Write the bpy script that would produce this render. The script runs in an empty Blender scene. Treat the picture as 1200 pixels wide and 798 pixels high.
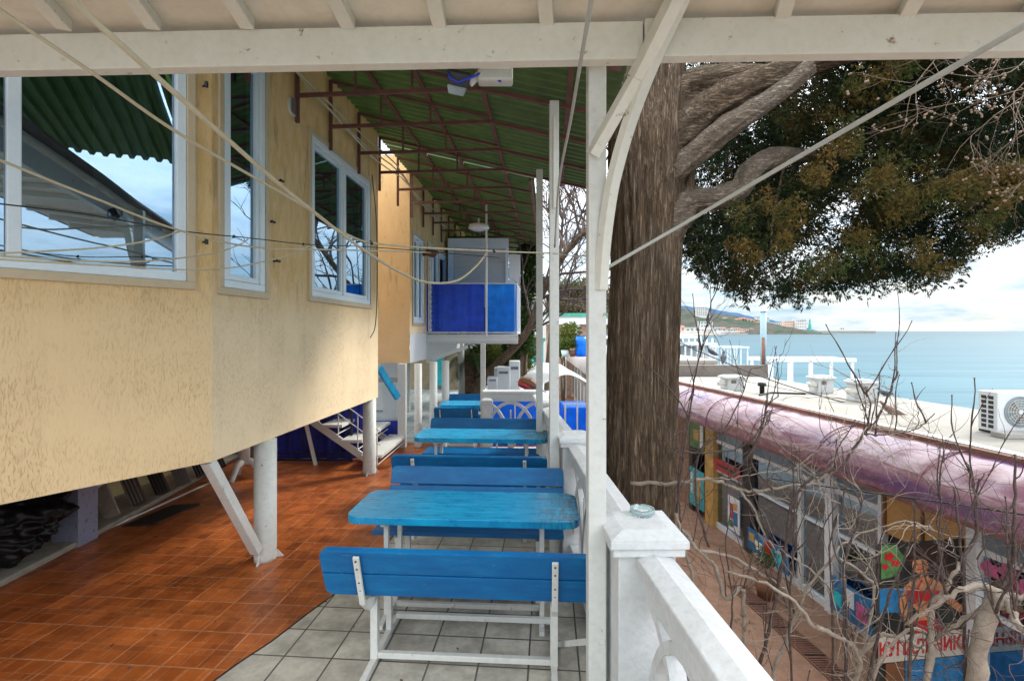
import bpy, math, random
from mathutils import Vector, Matrix, noise
R = math.radians
random.seed(7)
scn = bpy.context.scene
COL = scn.collection
F = 574.0; GZ = -2.4; CX = 600.0; HY = 388.0; EYE = 2.0     # the lens of the photograph, eye height above the tiles

def P(px, py, Z):
    return Vector(((px-CX)/F*Z, Z, EYE+(HY-py)/F*Z))
def XZ(px, Z): return (px-CX)/F*Z

# ---------------------------------------------------------------- materials
def nt(name):
    m = bpy.data.materials.new(name); m.use_nodes = True
    t = m.node_tree; t.nodes.clear()
    out = t.nodes.new('ShaderNodeOutputMaterial')
    return m, t, out
def N(t, typ, **kw):
    n = t.nodes.new(typ)
    for k, v in kw.items():
        if k in n.inputs: n.inputs[k].default_value = v
        else: setattr(n, k, v)
    return n
def ramp(t, src, stops):
    r = t.nodes.new('ShaderNodeValToRGB'); e = r.color_ramp.elements
    while len(e) < len(stops): e.new(0.5)
    for i, (p, c) in enumerate(stops):
        e[i].position = p; e[i].color = (c[0], c[1], c[2], 1) if not isinstance(c, (int, float)) else (c, c, c, 1)
    t.links.new(src, r.inputs[0]); return r.outputs[0]
def coords(t, scale=(1,1,1), rot=(0,0,0), loc=(0,0,0)):
    c = t.nodes.new('ShaderNodeTexCoord'); m = t.nodes.new('ShaderNodeMapping')
    m.inputs['Scale'].default_value = scale; m.inputs['Rotation'].default_value = rot; m.inputs['Location'].default_value = loc
    t.links.new(c.outputs['Object'], m.inputs[0]); return m.outputs[0]
def noiz(t, vec, scale, detail=4, rough=.55):
    n = t.nodes.new('ShaderNodeTexNoise'); n.inputs['Scale'].default_value = scale
    n.inputs['Detail'].default_value = detail; n.inputs['Roughness'].default_value = rough
    t.links.new(vec, n.inputs['Vector']); return n.outputs[0]
def mix(t, fac, a, b, typ='MIX'):
    m = t.nodes.new('ShaderNodeMix'); m.data_type = 'RGBA'; m.blend_type = typ
    for s, v in ((m.inputs[0], fac), (m.inputs[6], a), (m.inputs[7], b)):
        if isinstance(v, (int, float)): s.default_value = v
        elif isinstance(v, tuple): s.default_value = (v[0], v[1], v[2], 1)
        else: t.links.new(v, s)
    return m.outputs[2]
def bsdf(t, out, col, rough=.6, bump=None, bstr=.3, bdist=.01, metal=0, spec=.5, coat=0):
    b = t.nodes.new('ShaderNodeBsdfPrincipled')
    if isinstance(col, tuple): b.inputs['Base Color'].default_value = (*col[:3], 1)
    else: t.links.new(col, b.inputs['Base Color'])
    if isinstance(rough, (int, float)): b.inputs['Roughness'].default_value = rough
    else: t.links.new(rough, b.inputs['Roughness'])
    b.inputs['Metallic'].default_value = metal
    b.inputs['Specular IOR Level'].default_value = spec
    b.inputs['Coat Weight'].default_value = coat
    if bump is not None:
        n = t.nodes.new('ShaderNodeBump'); n.inputs['Strength'].default_value = bstr; n.inputs['Distance'].default_value = bdist
        t.links.new(bump, n.inputs['Height']); t.links.new(n.outputs[0], b.inputs['Normal'])
    t.links.new(b.outputs[0], out.inputs[0]); return b

def m_paint(name, c, dirt=(0.25,0.2,0.14), amt=.35, rough=.5, scale=3, rust=0.0, bs=.25, spec=.4):
    """old paint: faint tone drift, grime in patches, optional rust spots"""
    m, t, o = nt(name); v = coords(t)
    a = noiz(t, v, scale, 6, .65); a2 = noiz(t, v, scale*9, 5, .6)
    f = ramp(t, a, [(.42, 0), (.75, amt)])
    col = mix(t, f, c, tuple(c[i]*.45+dirt[i]*.55 for i in range(3)))
    f2 = ramp(t, a2, [(.35, .25*amt+.03), (.55, 0)])
    col = mix(t, f2, col, dirt)
    if rust:
        r = noiz(t, coords(t, loc=(3,7,1)), scale*5, 5, .7)
        fr = ramp(t, r, [(.66-rust*.1, 0), (.74-rust*.1, .85)])
        col = mix(t, fr, col, (.16, .055, .018))
    bsdf(t, o, col, rough, a2, bs, .004, spec=spec); return m
def m_plain(name, c, rough=.6, var=.25, scale=6, metal=0, spec=.5, coat=0):
    m, t, o = nt(name); a = noiz(t, coords(t), scale, 4)
    col = mix(t, ramp(t, a, [(.3, 0), (.7, 1)]), tuple(x*(1-var) for x in c), tuple(min(1, x*(1+var)) for x in c))
    bsdf(t, o, col, rough, a, .15, .004, metal, spec, coat); return m

def m_stucco(name, base, groove, worn, rot=0.0):
    """bark-beetle render: short, mostly upright worm grooves in a smooth coat"""
    m, t, o = nt(name)
    v = coords(t, (1, 1, .16)); w = coords(t)
    wob = noiz(t, w, 9, 2)
    vv = t.nodes.new('ShaderNodeVectorMath'); vv.operation = 'MULTIPLY_ADD'
    s = t.nodes.new('ShaderNodeCombineXYZ')
    t.links.new(wob, s.inputs[0]); t.links.new(wob, s.inputs[1])
    t.links.new(s.outputs[0], vv.inputs[0]); vv.inputs[1].default_value = (.03, .03, 0)
    t.links.new(v, vv.inputs[2])
    g = noiz(t, vv.outputs[0], 165, 3, .5)
    where = noiz(t, w, 2.2, 3, .6)
    gr = ramp(t, g, [(.545, 0), (.63, .62)])
    wh = ramp(t, where, [(.34, .12), (.64, 1)])
    # higher on the wall the coat is more worn
    sep = t.nodes.new('ShaderNodeSeparateXYZ'); t.links.new(w, sep.inputs[0])
    zr = t.nodes.new('ShaderNodeMapRange'); zr.inputs[1].default_value = 2.05; zr.inputs[2].default_value = 2.5
    t.links.new(sep.outputs[2], zr.inputs[0])
    f = t.nodes.new('ShaderNodeMath'); f.operation = 'MULTIPLY'; t.links.new(gr, f.inputs[0]); t.links.new(wh, f.inputs[1])
    big = noiz(t, w, 1.1, 4, .6)
    col = mix(t, ramp(t, big, [(.3, 0), (.7, .7)]), base, tuple(b*.86 for b in base))
    pat = noiz(t, coords(t, (1,1,.35)), 14, 5, .7)
    wf = t.nodes.new('ShaderNodeMath'); wf.operation = 'MULTIPLY'
    t.links.new(ramp(t, pat, [(.34, .45), (.60, 1)]), wf.inputs[0]); t.links.new(zr.outputs[0], wf.inputs[1])
    col = mix(t, wf.outputs[0], col, worn)
    col = mix(t, f.outputs[0], col, groove)
    dk = noiz(t, coords(t, (1,1,.2), loc=(4,2,9)), 7, 4, .7)
    df = t.nodes.new('ShaderNodeMath'); df.operation = 'MULTIPLY'
    t.links.new(ramp(t, dk, [(.56, 0), (.70, .45)]), df.inputs[0]); t.links.new(zr.outputs[0], df.inputs[1])
    col = mix(t, df.outputs[0], col, (.12, .07, .03))
    dr = noiz(t, coords(t, (1,1,.07), loc=(8,3,2)), 7, 4, .6)
    col = mix(t, ramp(t, dr, [(.56, 0), (.74, .14)]), col, (.42,.27,.13))
    inv = t.nodes.new('ShaderNodeMath'); inv.operation = 'SUBTRACT'; inv.inputs[0].default_value = 1
    t.links.new(f.outputs[0], inv.inputs[1])
    bsdf(t, o, col, .85, inv.outputs[0], .7, .006, spec=.2); return m

def m_tiles(name, rot, w, h, cols, mortar, msize, inner=False, rough=.3, dirt=.35, loc=(0,0,0)):
    m, t, o = nt(name); v = coords(t, rot=(0,0,rot), loc=loc)
    def brick(bw, bh, ms, off, c1, c2, cm, frq=2):
        b = t.nodes.new('ShaderNodeTexBrick'); t.links.new(v, b.inputs[0])
        b.offset = off; b.offset_frequency = frq; b.squash = 1
        for k, x in (('Scale', 1), ('Mortar Size', ms), ('Mortar Smooth', .15), ('Bias', 0), ('Brick Width', bw), ('Row Height', bh)): b.inputs[k].default_value = x
        for k, x in (('Color1', c1), ('Color2', c2), ('Mortar', cm)): b.inputs[k].default_value = (*x, 1)
        return b
    A = brick(w, h, msize, 0, cols[0], cols[1], mortar)
    col = A.outputs[0]; w0 = coords(t)
    n1 = noiz(t, w0, 5, 6, .65); n2 = noiz(t, w0, 26, 4, .6)
    if inner:
        # moulded rectangles inside every tile: two grids of fine raised lines
        for (bw, bh, of, frq) in ((w*.5, h/3, .5, 2), (w/3, h*.5, .37, 3)):
            B = brick(bw, bh, .0042, of, (0,0,0), (0,0,0), (1,1,1), frq)
            msk = noiz(t, coords(t, loc=(bw*40, 0, 0)), 4.5, 2)
            k = t.nodes.new('ShaderNodeMath'); k.operation = 'MULTIPLY'
            t.links.new(B.outputs[0], k.inputs[0]); t.links.new(ramp(t, msk, [(.34, .30), (.56, .85)]), k.inputs[1])
            col = mix(t, k.outputs[0], col, (.58, .29, .13))
            C2 = brick(bw, bh, .0, of, (0,0,0), (1,1,1), (0,0,0), frq)
            col = mix(t, .34, col, mix(t, C2.outputs[0], tuple(x*.35 for x in cols[0]), tuple(min(1, x*1.35) for x in cols[1])))
    col = mix(t, ramp(t, n1, [(.38, dirt), (.62, 0)]), col, tuple(x*.33 for x in cols[0]))
    col = mix(t, ramp(t, n2, [(.25, dirt*.6), (.55, 0)]), col, tuple(x*.45 for x in cols[1]))
    inv = t.nodes.new('ShaderNodeMath'); inv.operation = 'SUBTRACT'; inv.inputs[0].default_value = 1
    t.links.new(A.outputs[1], inv.inputs[1])
    bsdf(t, o, col, ramp(t, n1, [(.3, rough+.25), (.7, rough)]), inv.outputs[0], .5, .003, spec=.35); return m

def m_bark(name, c1, c2, c3, st=(1,1,.05), sc=40, cr=.6):
    m, t, o = nt(name); w = coords(t)
    def ridged(scale, vec, det=5):
        a = noiz(t, vec, scale, det, .65); s1 = t.nodes.new('ShaderNodeMath'); s1.operation = 'SUBTRACT'; t.links.new(a, s1.inputs[0]); s1.inputs[1].default_value = .5
        s2 = t.nodes.new('ShaderNodeMath'); s2.operation = 'ABSOLUTE'; t.links.new(s1.outputs[0], s2.inputs[0]); return s2.outputs[0]
    r1 = ridged(sc, coords(t, st)); r2 = ridged(sc*.42, coords(t, st, loc=(2,5,1)))
    f = noiz(t, coords(t, tuple(x if x == 1 else x*.8 for x in st)), sc*3.2, 5, .6); b = noiz(t, w, 2.4, 5, .6)
    col = mix(t, ramp(t, b, [(.35, 0), (.68, 1)]), c2, c3)
    col = mix(t, ramp(t, f, [(.34, .55), (.55, 0)]), col, tuple(x*.45 for x in c2))
    col = mix(t, ramp(t, r1, [(.0, cr), (.05, cr*.35), (.10, 0)]), col, c1)
    col = mix(t, ramp(t, r2, [(.0, cr*1.2), (.035, 0)]), col, c1)
    h = t.nodes.new('ShaderNodeMath'); h.operation = 'MINIMUM'; t.links.new(r1, h.inputs[0]); t.links.new(r2, h.inputs[1])
    h2 = t.nodes.new('ShaderNodeMath'); h2.operation = 'MULTIPLY_ADD'; t.links.new(f, h2.inputs[0]); h2.inputs[1].default_value = .25
    t.links.new(ramp(t, h.outputs[0], [(0, 0), (.05, .6), (.12, 1)]), h2.inputs[2])
    bsdf(t, o, col, .92, h2.outputs[0], 1.0, .03, spec=.1); return m

def m_glass(name, tint=(.75,.8,.8), fac=.4):
    m, t, o = nt(name)
    g = N(t, 'ShaderNodeBsdfGlossy'); g.inputs['Roughness'].default_value = 0.0; g.inputs['Color'].default_value = (.56,.78,1,1)
    # old float glass is never quite flat
    nn = noiz(t, coords(t), 1.7, 1); bu = t.nodes.new('ShaderNodeBump'); bu.inputs['Strength'].default_value = .12; bu.inputs['Distance'].default_value = .02
    t.links.new(nn, bu.inputs['Height']); t.links.new(bu.outputs[0], g.inputs['Normal'])
    tr = N(t, 'ShaderNodeBsdfTransparent'); tr.inputs['Color'].default_value = (*tint, 1)
    ms = t.nodes.new('ShaderNodeMixShader'); ms.inputs[0].default_value = fac
    t.links.new(tr.outputs[0], ms.inputs[1]); t.links.new(g.outputs[0], ms.inputs[2]); t.links.new(ms.outputs[0], o.inputs[0]); return m

def m_trans(name, c, k=.4, rough=.6):
    m, t, o = nt(name); a = noiz(t, coords(t), 5, 4, .6)
    col = mix(t, ramp(t, a, [(.3, 0), (.7, 1)]), tuple(x*.7 for x in c), tuple(min(1, x*1.2) for x in c))
    d = t.nodes.new('ShaderNodeBsdfPrincipled'); d.inputs['Roughness'].default_value = rough; t.links.new(col, d.inputs['Base Color'])
    r = t.nodes.new('ShaderNodeBsdfTranslucent'); t.links.new(col, r.inputs['Color'])
    ms = t.nodes.new('ShaderNodeMixShader'); ms.inputs[0].default_value = k
    t.links.new(d.outputs[0], ms.inputs[1]); t.links.new(r.outputs[0], ms.inputs[2]); t.links.new(ms.outputs[0], o.inputs[0]); return m

M = {}
M['white'] = m_paint('white_paint', (.64,.645,.61), amt=.35, rust=.12)
M['white_clean'] = m_paint('clean_white_paint', (.68,.69,.69), amt=.12)
M['cream_metal'] = m_paint('cream_metal_paint', (.68,.67,.59), (.34,.27,.17), .28, rust=.22)
M['ceiling'] = m_paint('ceiling_board', (.68,.64,.54), (.30,.22,.12), .4, rough=.8, scale=2)
M['concrete_white'] = m_paint('whitewashed_concrete', (.62,.63,.63), (.30,.30,.27), .6, rough=.85, scale=4, bs=.8, spec=.15)
M['pvc'] = m_paint('window_frame_pvc', (.72,.80,.86), (.35,.38,.4), .18, rough=.35)
M['trim'] = m_paint('beige_window_trim', (.58,.46,.31), (.25,.18,.1), .3)
M['stucco'] = m_stucco('ochre_stucco', (.88,.69,.45), (.64,.42,.21), (.70,.46,.20))
M['stucco_front_shade'] = m_stucco('ochre_stucco_front_shade', (.84,.61,.35), (.58,.34,.15), (.70,.46,.20))  # same stucco, shade of the canted face put into the colour
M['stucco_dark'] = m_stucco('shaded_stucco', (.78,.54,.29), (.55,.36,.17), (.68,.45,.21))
M['plaster'] = m_paint('yellow_plaster', (.70,.58,.28), (.3,.22,.1), .4, rough=.9)
M['red_tile'] = m_tiles('terracotta_tile', -R(-4.28), .33, .345, ((.33,.066,.014), (.50,.135,.028)), (.60,.34,.21), .007, True, .24, .42)
M['grey_tile'] = m_tiles('grey_tile', -R(-4.28), .30, .27, ((.50,.46,.385), (.57,.535,.45)), (.06,.055,.05), .006, False, .45, .55, (.12,.07,0))
M['paving'] = m_tiles('far_paving', 0, .3, .3, ((.50,.52,.50), (.40,.50,.55)), (.3,.3,.28), .01, False, .7, .3)
M['promenade'] = m_tiles('promenade_paving', R(2.3), .5, .5, ((.29,.155,.095), (.33,.19,.125)), (.25,.16,.11), .006, False, .8, .35)
M['bark'] = m_bark('cypress_bark', (.050,.032,.020), (.29,.20,.13), (.38,.285,.20))
M['limb_bark'] = m_bark('cypress_limb_bark', (.05,.032,.022), (.25,.175,.115), (.36,.28,.20), (.09,1,1), 36)
M['wood_bare'] = m_bark('bare_limb_wood', (.12,.085,.06), (.34,.27,.20), (.46,.385,.31), (.10,1,1), 40, .45)
M['brace_rust'] = m_plain('rusty_brown_steel', (.13,.05,.04), .7)
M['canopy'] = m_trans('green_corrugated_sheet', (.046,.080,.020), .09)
M['canopy_rib_lit'] = m_trans('green_sheet_rib_top_lit', (.10,.18,.030), .28)  # lit copy of the sheet: light on the rib tops put into the colour
M['blue_sheet'] = m_trans('blue_polycarbonate', (.012,.27,.95), .5, .3)
M['blue_dark'] = m_trans('dark_blue_polycarbonate', (.008,.07,.60), .3, .3)
M['dark'] = m_plain('dark_interior', (.012,.010,.009), .8)
M['room'] = m_plain('dim_room_wall', (.03,.018,.012), .8)
M['brown_door'] = m_plain('brown_door', (.16,.06,.02), .6)
M['curtain'] = m_trans('patterned_curtain', (.38,.42,.36), .3, .9)
M['glass'] = m_glass('window_glass', (.6,.66,.66), .42)
M['rope'] = m_paint('waxed_rope', (.50,.44,.31), (.25,.2,.12), .4, rough=.7, scale=30)
M['cable'] = m_paint('grey_steel_cable', (.45,.46,.42), (.2,.2,.18), .4, rough=.45, scale=20)
M['black'] = m_plain('black_rubber', (.012,.012,.014), .5)
M['bag'] = m_plain('black_plastic_bag', (.005,.005,.006), .38, .3, 2, spec=.25)
M['stone'] = m_paint('rough_stone', (.34,.31,.25), (.12,.1,.07), .8, rough=.95, scale=12, bs=1)
M['rust_blue'] = m_paint('blue_grey_rusty_paint', (.26,.28,.38), (.15,.06,.03), .4, rust=.8, scale=5)
M['plank'] = m_paint('weathered_boards', (.10,.065,.045), (.02,.02,.02), .6, rough=.9, scale=8)
M['slab'] = m_paint('terrazzo_slab', (.36,.29,.23), (.12,.09,.07), .8, scale=22)
M['tarp'] = m_plain('deep_blue_tarpaulin', (.010,.025,.34), .5, .5, 4)
M['grey_roof'] = m_paint('roof_screed', (.30,.285,.25), (.14,.125,.10), .6, rough=.95, scale=1.2)
M['kiosk_dark'] = m_plain('dark_shop_interior', (.03,.03,.03), .5, .6, 3)
M['shutter'] = m_plain('grey_shutter', (.20,.24,.26), .5)
M['yellow'] = m_plain('yellow_panel', (.50,.29,.08), .6)
M['plywood'] = m_paint('varnished_plywood', (.56,.30,.09), (.3,.12,.03), .5, scale=3)
M['turq'] = m_plain('turquoise_panel', (.02,.50,.58), .5)
M['cyan'] = m_plain('cyan_poster', (.03,.34,.38), .4)
M['red'] = m_plain('red_print', (.42,.015,.015), .4)
M['skin'] = m_plain('printed_skin', (.46,.19,.08), .5, .3, 20)
M['hair'] = m_plain('printed_dark_hair', (.035,.015,.01), .5, .5, 12)
M['pool'] = m_plain('printed_pool_blue', (.02,.15,.32), .4, .4, 8)
M['banner_dark'] = m_plain('printed_dark_ground', (.02,.022,.018), .4, .6, 5)
M['pink'] = m_plain('pink_print', (.50,.11,.25), .5, .4, 14)
M['green'] = m_plain('green_print', (.07,.17,.05), .5, .4, 10)
M['banner_white'] = m_plain('banner_white', (.46,.41,.34), .6, .1)
M['grate'] = m_plain('grate_iron', (.04,.032,.028), .7)
M['concrete'] = m_paint('bare_concrete', (.36,.34,.31), (.16,.14,.12), .6, rough=.95, scale=3)
M['darkwall'] = m_paint('grimy_wall', (.20,.17,.15), (.08,.07,.06), .7, rough=.95)
M['twig'] = m_plain('dark_twig_bark', (.075,.05,.042), .8, .5, 40)
M['figbark'] = m_paint('pale_fig_bark', (.37,.305,.24), (.08,.055,.04), .95, rough=.9, scale=18, bs=1)
M['conetwig'] = m_plain('dry_twig', (.21,.145,.10), .8)
M['pigeon'] = m_plain('slate_feathers', (.07,.08,.10), .6, .5, 30)
M['pigeon_brown'] = m_plain('brown_feathers', (.24,.15,.12), .7, .5, 30)
M['pole_blue'] = m_paint('pale_blue_pole_paint', (.28,.42,.50), (.2,.12,.08), .4, rust=.3)
M['rustpole'] = m_plain('rust', (.18,.08,.05), .8)
M['hill_green'] = m_plain('hillside_scrub', (.10,.14,.09), .95, .6, .02)
M['gravel_wall'] = m_paint('field_stone_wall', (.42,.33,.22), (.12,.09,.06), .9, rough=.95, scale=5, bs=1)
M['palmbark'] = m_plain('palm_bark', (.16,.09,.06), .9, .6, 14)
M['copper'] = m_plain('copper_paint', (.62,.42,.32), .4)
M['bead'] = m_plain('house_wall_white', (.55,.54,.51), .8, .15, .05)
M['roofred'] = m_plain('house_roof_tile', (.36,.14,.09), .9, .2, .1)
M['winblue'] = m_plain('far_window', (.12,.15,.18), .4)
M['seagreen'] = m_plain('green_tower_paint', (.05,.30,.22), .6)
M['haze_hill'] = m_plain('far_blue_ridge', (.10,.16,.25), 1, .25, .01)
M['arc_awning'] = m_paint('arcade_awning_sheet', (.36,.34,.33), (.30,.16,.11), .7, scale=1.5)
M['asph'] = m_plain('shore_ground', (.30,.28,.25), .95, .3, .5)

def table_mat():
    m, t, o = nt('turquoise_table_paint'); v = coords(t)
    a = noiz(t, coords(t, (1, 7, 1)), 5, 6, .7); b = noiz(t, v, 2.6, 4)
    col = mix(t, ramp(t, a, [(.3, 0), (.7, 1)]), (.002,.22,.46), (.004,.40,.66))
    col = mix(t, ramp(t, b, [(.35, .5), (.6, 0)]), col, (.003,.20,.42))
    sep = t.nodes.new('ShaderNodeSeparateXYZ'); t.links.new(v, sep.inputs[0])
    mr = t.nodes.new('ShaderNodeMapRange'); mr.inputs[1].default_value = .38; mr.inputs[2].default_value = .84
    t.links.new(sep.outputs[0], mr.inputs[0])
    wn = noiz(t, coords(t, (5, 1.2, 1)), 9, 6, .75)
    k = t.nodes.new('ShaderNodeMath'); k.operation = 'MULTIPLY'
    t.links.new(mr.outputs[0], k.inputs[0]); t.links.new(ramp(t, wn, [(.42, 0), (.56, 1)]), k.inputs[1])
    col = mix(t, k.outputs[0], col, (.02, .025, .03))
    bsdf(t, o, col, ramp(t, a, [(.3, .22), (.7, .38)]), a, .35, .003, spec=.5); return m
M['table'] = table_mat()
def bench_mat():
    m, t, o = nt('blue_bench_paint'); v = coords(t, (1, 1, 6))
    a = noiz(t, v, 4, 6, .7); b = noiz(t, coords(t), 2.2, 3)
    col = mix(t, ramp(t, a, [(.3, 0), (.7, 1)]), (.003,.10,.28), (.005,.19,.43))
    col = mix(t, ramp(t, b, [(.4, .5), (.65, 0)]), col, (.004,.08,.26))
    ch = noiz(t, coords(t, loc=(1,9,4)), 34, 5, .75); col = mix(t, ramp(t, ch, [(.66, 0), (.70, .8)]), col, (.03,.035,.04))
    ch2 = noiz(t, coords(t, (1,1,3), loc=(5,2,4)), 11, 6, .75); col = mix(t, ramp(t, ch2, [(.60, 0), (.70, .45)]), col, (.12,.34,.50))
    bsdf(t, o, col, .38, a, .3, .003, spec=.28); return m
M['bench'] = bench_mat()

def awning_mat():
    m, t, o = nt('purple_awning_film')
    a = noiz(t, coords(t, (1.0, .32, 2.6)), 1.9, 3, .5); b = noiz(t, coords(t), 9, 5, .65); c = noiz(t, coords(t, (1,.5,1)), 1.2, 3, .5)
    col = ramp(t, a, [(.34, (.10,.035,.13)), (.43, (.19,.08,.13)), (.53, (.28,.155,.18)), (.66, (.19,.07,.07))])
    col = mix(t, ramp(t, c, [(.4, 0), (.65, .5)]), col, (.25,.12,.115))
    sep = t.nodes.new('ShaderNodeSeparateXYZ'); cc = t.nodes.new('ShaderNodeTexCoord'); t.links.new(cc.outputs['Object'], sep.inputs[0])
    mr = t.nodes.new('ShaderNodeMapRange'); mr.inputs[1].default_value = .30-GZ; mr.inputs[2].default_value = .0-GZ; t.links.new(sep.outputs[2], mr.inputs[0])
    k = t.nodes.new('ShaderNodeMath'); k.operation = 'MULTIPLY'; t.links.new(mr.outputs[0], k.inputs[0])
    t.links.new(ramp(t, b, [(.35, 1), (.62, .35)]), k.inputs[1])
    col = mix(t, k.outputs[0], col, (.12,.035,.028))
    col = mix(t, ramp(t, b, [(.62, 0), (.72, .35)]), col, (.40,.33,.35))
    bsdf(t, o, col, ramp(t, b, [(.3, .16), (.7, .36)]), a, .35, .10, spec=.6, coat=.25); return m
M['awning'] = awning_mat()

def foliage_mat(name, stops, scale=1.6):
    m, t, o = nt(name)
    a = noiz(t, coords(t), scale, 3, .6)
    oi = noiz(t, coords(t), 17, 2)
    c = ramp(t, a, stops)
    c = mix(t, ramp(t, oi, [(.3, .6), (.7, 0)]), c, (.012,.016,.008))
    d = t.nodes.new('ShaderNodeBsdfPrincipled'); d.inputs['Roughness'].default_value = .7; d.inputs['Specular IOR Level'].default_value = .15
    t.links.new(c, d.inputs['Base Color'])
    r = t.nodes.new('ShaderNodeBsdfTranslucent'); t.links.new(c, r.inputs['Color'])
    ms = t.nodes.new('ShaderNodeMixShader'); ms.inputs[0].default_value = .3
    t.links.new(d.outputs[0], ms.inputs[1]); t.links.new(r.outputs[0], ms.inputs[2]); t.links.new(ms.outputs[0], o.inputs[0]); return m
M['cypress'] = foliage_mat('cypress_foliage', [(.38,(.010,.022,.009)), (.50,(.026,.046,.014)), (.58,(.060,.055,.014)), (.66,(.13,.068,.012)), (.74,(.035,.058,.014))], 1.7)
M['cypress_tip'] = foliage_mat('rusty_cypress_tips', [(.40,(.06,.09,.02)), (.50,(.14,.11,.03)), (.62,(.22,.125,.03)), (.75,(.09,.12,.03))], 2.3)
M['leaf'] = foliage_mat('olive_leaves', [(.35,(.05,.08,.015)), (.55,(.14,.17,.03)), (.7,(.24,.24,.06))], .8)
M['palm'] = foliage_mat('palm_fronds', [(.35,(.015,.04,.01)), (.6,(.05,.10,.02))], .8)
M['scrub'] = foliage_mat('hill_scrub', [(.35,(.07,.06,.03)), (.5,(.16,.12,.06)), (.65,(.10,.12,.04))], .3)

# ---------------------------------------------------------------- mesh builder
class MB:
    def __init__(s): s.v = []; s.f = []
    def quad(s, a, b, c, d):
        n = len(s.v); s.v += [Vector(a), Vector(b), Vector(c), Vector(d)]; s.f.append((n, n+1, n+2, n+3)); return s
    def poly(s, pts):
        n = len(s.v); s.v += [Vector(p) for p in pts]; s.f.append(tuple(range(n, n+len(pts)))); return s
    def hexa(s, p):      # 8 corners: bottom ring 0-3, top ring 4-7
        n = len(s.v); s.v += [Vector(q) for q in p]
        for f in ((3,2,1,0), (4,5,6,7), (0,1,5,4), (1,2,6,5), (2,3,7,6), (3,0,4,7)): s.f.append(tuple(n+i for i in f))
        return s
    def box(s, lo, hi, fr=None):
        x0,y0,z0 = lo; x1,y1,z1 = hi
        p = [(x0,y0,z0),(x1,y0,z0),(x1,y1,z0),(x0,y1,z0),(x0,y0,z1),(x1,y0,z1),(x1,y1,z1),(x0,y1,z1)]
        return s.hexa([fr @ Vector(q) if fr else q for q in p])
    def bar(s, a, b, w, h, up=(0,0,1)):
        a, b = Vector(a), Vector(b); d = (b-a).normalized(); up = Vector(up)
        if abs(d.dot(up)) > .98: up = Vector((0,1,0))
        sx = d.cross(up).normalized()*w/2; sy = sx.cross(d).normalized()*h/2
        return s.hexa([a-sx-sy, a+sx-sy, a+sx+sy, a-sx+sy, b-sx-sy, b+sx-sy, b+sx+sy, b-sx+sy])
    def tube(s, pts, r, n=8, cap=True):
        pts = [Vector(p) for p in pts]; rs = r if isinstance(r, (list, tuple)) else [r]*len(pts)
        rings = []; ref = Vector((.31,.2,.93)).normalized(); prev = None
        for i, p in enumerate(pts):
            d = (pts[min(i+1, len(pts)-1)] - pts[max(i-1, 0)]).normalized()
            if prev is None:
                a = d.cross(ref)
                if a.length < .05: a = d.cross(Vector((1,0,0)))
            else: a = prev - d*prev.dot(d)
            a.normalize(); prev = a; b = d.cross(a); base = len(s.v)
            for k in range(n):
                t = 2*math.pi*k/n; s.v.append(p + (a*math.cos(t)+b*math.sin(t))*rs[i])
            rings.append(base)
        for i in range(len(rings)-1):
            for k in range(n): s.f.append((rings[i]+k, rings[i]+(k+1)%n, rings[i+1]+(k+1)%n, rings[i+1]+k))
        if cap:
            s.f.append(tuple(rings[0]+k for k in reversed(range(n)))); s.f.append(tuple(rings[-1]+k for k in range(n)))
        return s
    def prism(s, pts, off):     # flat polygon swept by a vector
        n = len(s.v); m = len(pts); off = Vector(off)
        s.v += [Vector(p) for p in pts] + [Vector(p)+off for p in pts]
        s.f.append(tuple(range(n+m-1, n-1, -1))); s.f.append(tuple(range(n+m, n+2*m)))
        for i in range(m): j = (i+1) % m; s.f.append((n+i, n+j, n+m+j, n+m+i))
        return s
    def blob(s, c, r, n=10, k=7, jit=0, sq=(1,1,1)):
        base = len(s.v); c = Vector(c)
        for i in range(k+1):
            ph = math.pi*i/k
            for j in range(n):
                th = 2*math.pi*j/n
                d = Vector((math.sin(ph)*math.cos(th)*sq[0], math.sin(ph)*math.sin(th)*sq[1], math.cos(ph)*sq[2]))
                q = 1 + jit*noise.noise(d*2.3 + c)
                s.v.append(c + d*r*q)
        for i in range(k):
            for j in range(n): s.f.append((base+i*n+j, base+(i+1)*n+j, base+(i+1)*n+(j+1)%n, base+i*n+(j+1)%n))
        return s

WM = {}
def mesh_from(mb, name, mat, inv=None, smooth=False, bevel=0):
    me = bpy.data.meshes.new(name)
    vs = [inv @ v for v in mb.v] if inv else mb.v
    me.from_pydata([tuple(v) for v in vs], [], mb.f); me.materials.append(mat); me.validate(); me.update()
    if smooth: me.polygons.foreach_set('use_smooth', [True]*len(me.polygons))
    return me
def add(name, mb, mat, parent=None, smooth=False, bevel=0, label=None, local=False):
    """one mesh object; vertices are given in world space and moved into the parent's frame (unless local)"""
    inv = WM[parent.name].inverted() if (parent is not None and not local) else None
    me = mesh_from(mb, name, mat if not isinstance(mat, str) else M[mat], inv, smooth)
    if hasattr(mb, 'idx'): me.materials.append(M['canopy_rib_lit']); me.polygons.foreach_set('material_index', mb.idx)
    o = bpy.data.objects.new(name, me); COL.objects.link(o)
    if parent is not None:
        o.parent = parent; WM[o.name] = WM[parent.name]
    else: WM[o.name] = Matrix.Identity(4)
    if bevel:
        b = o.modifiers.new('edge', 'BEVEL'); b.width = bevel; b.segments = 2; b.limit_method = 'ANGLE'; b.angle_limit = R(40)
    if label: o['label'] = label
    return o
def tag(o, label, cat, group=None):
    o['label'] = label; o['category'] = cat
    if group: o['group'] = group
    return o
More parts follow.
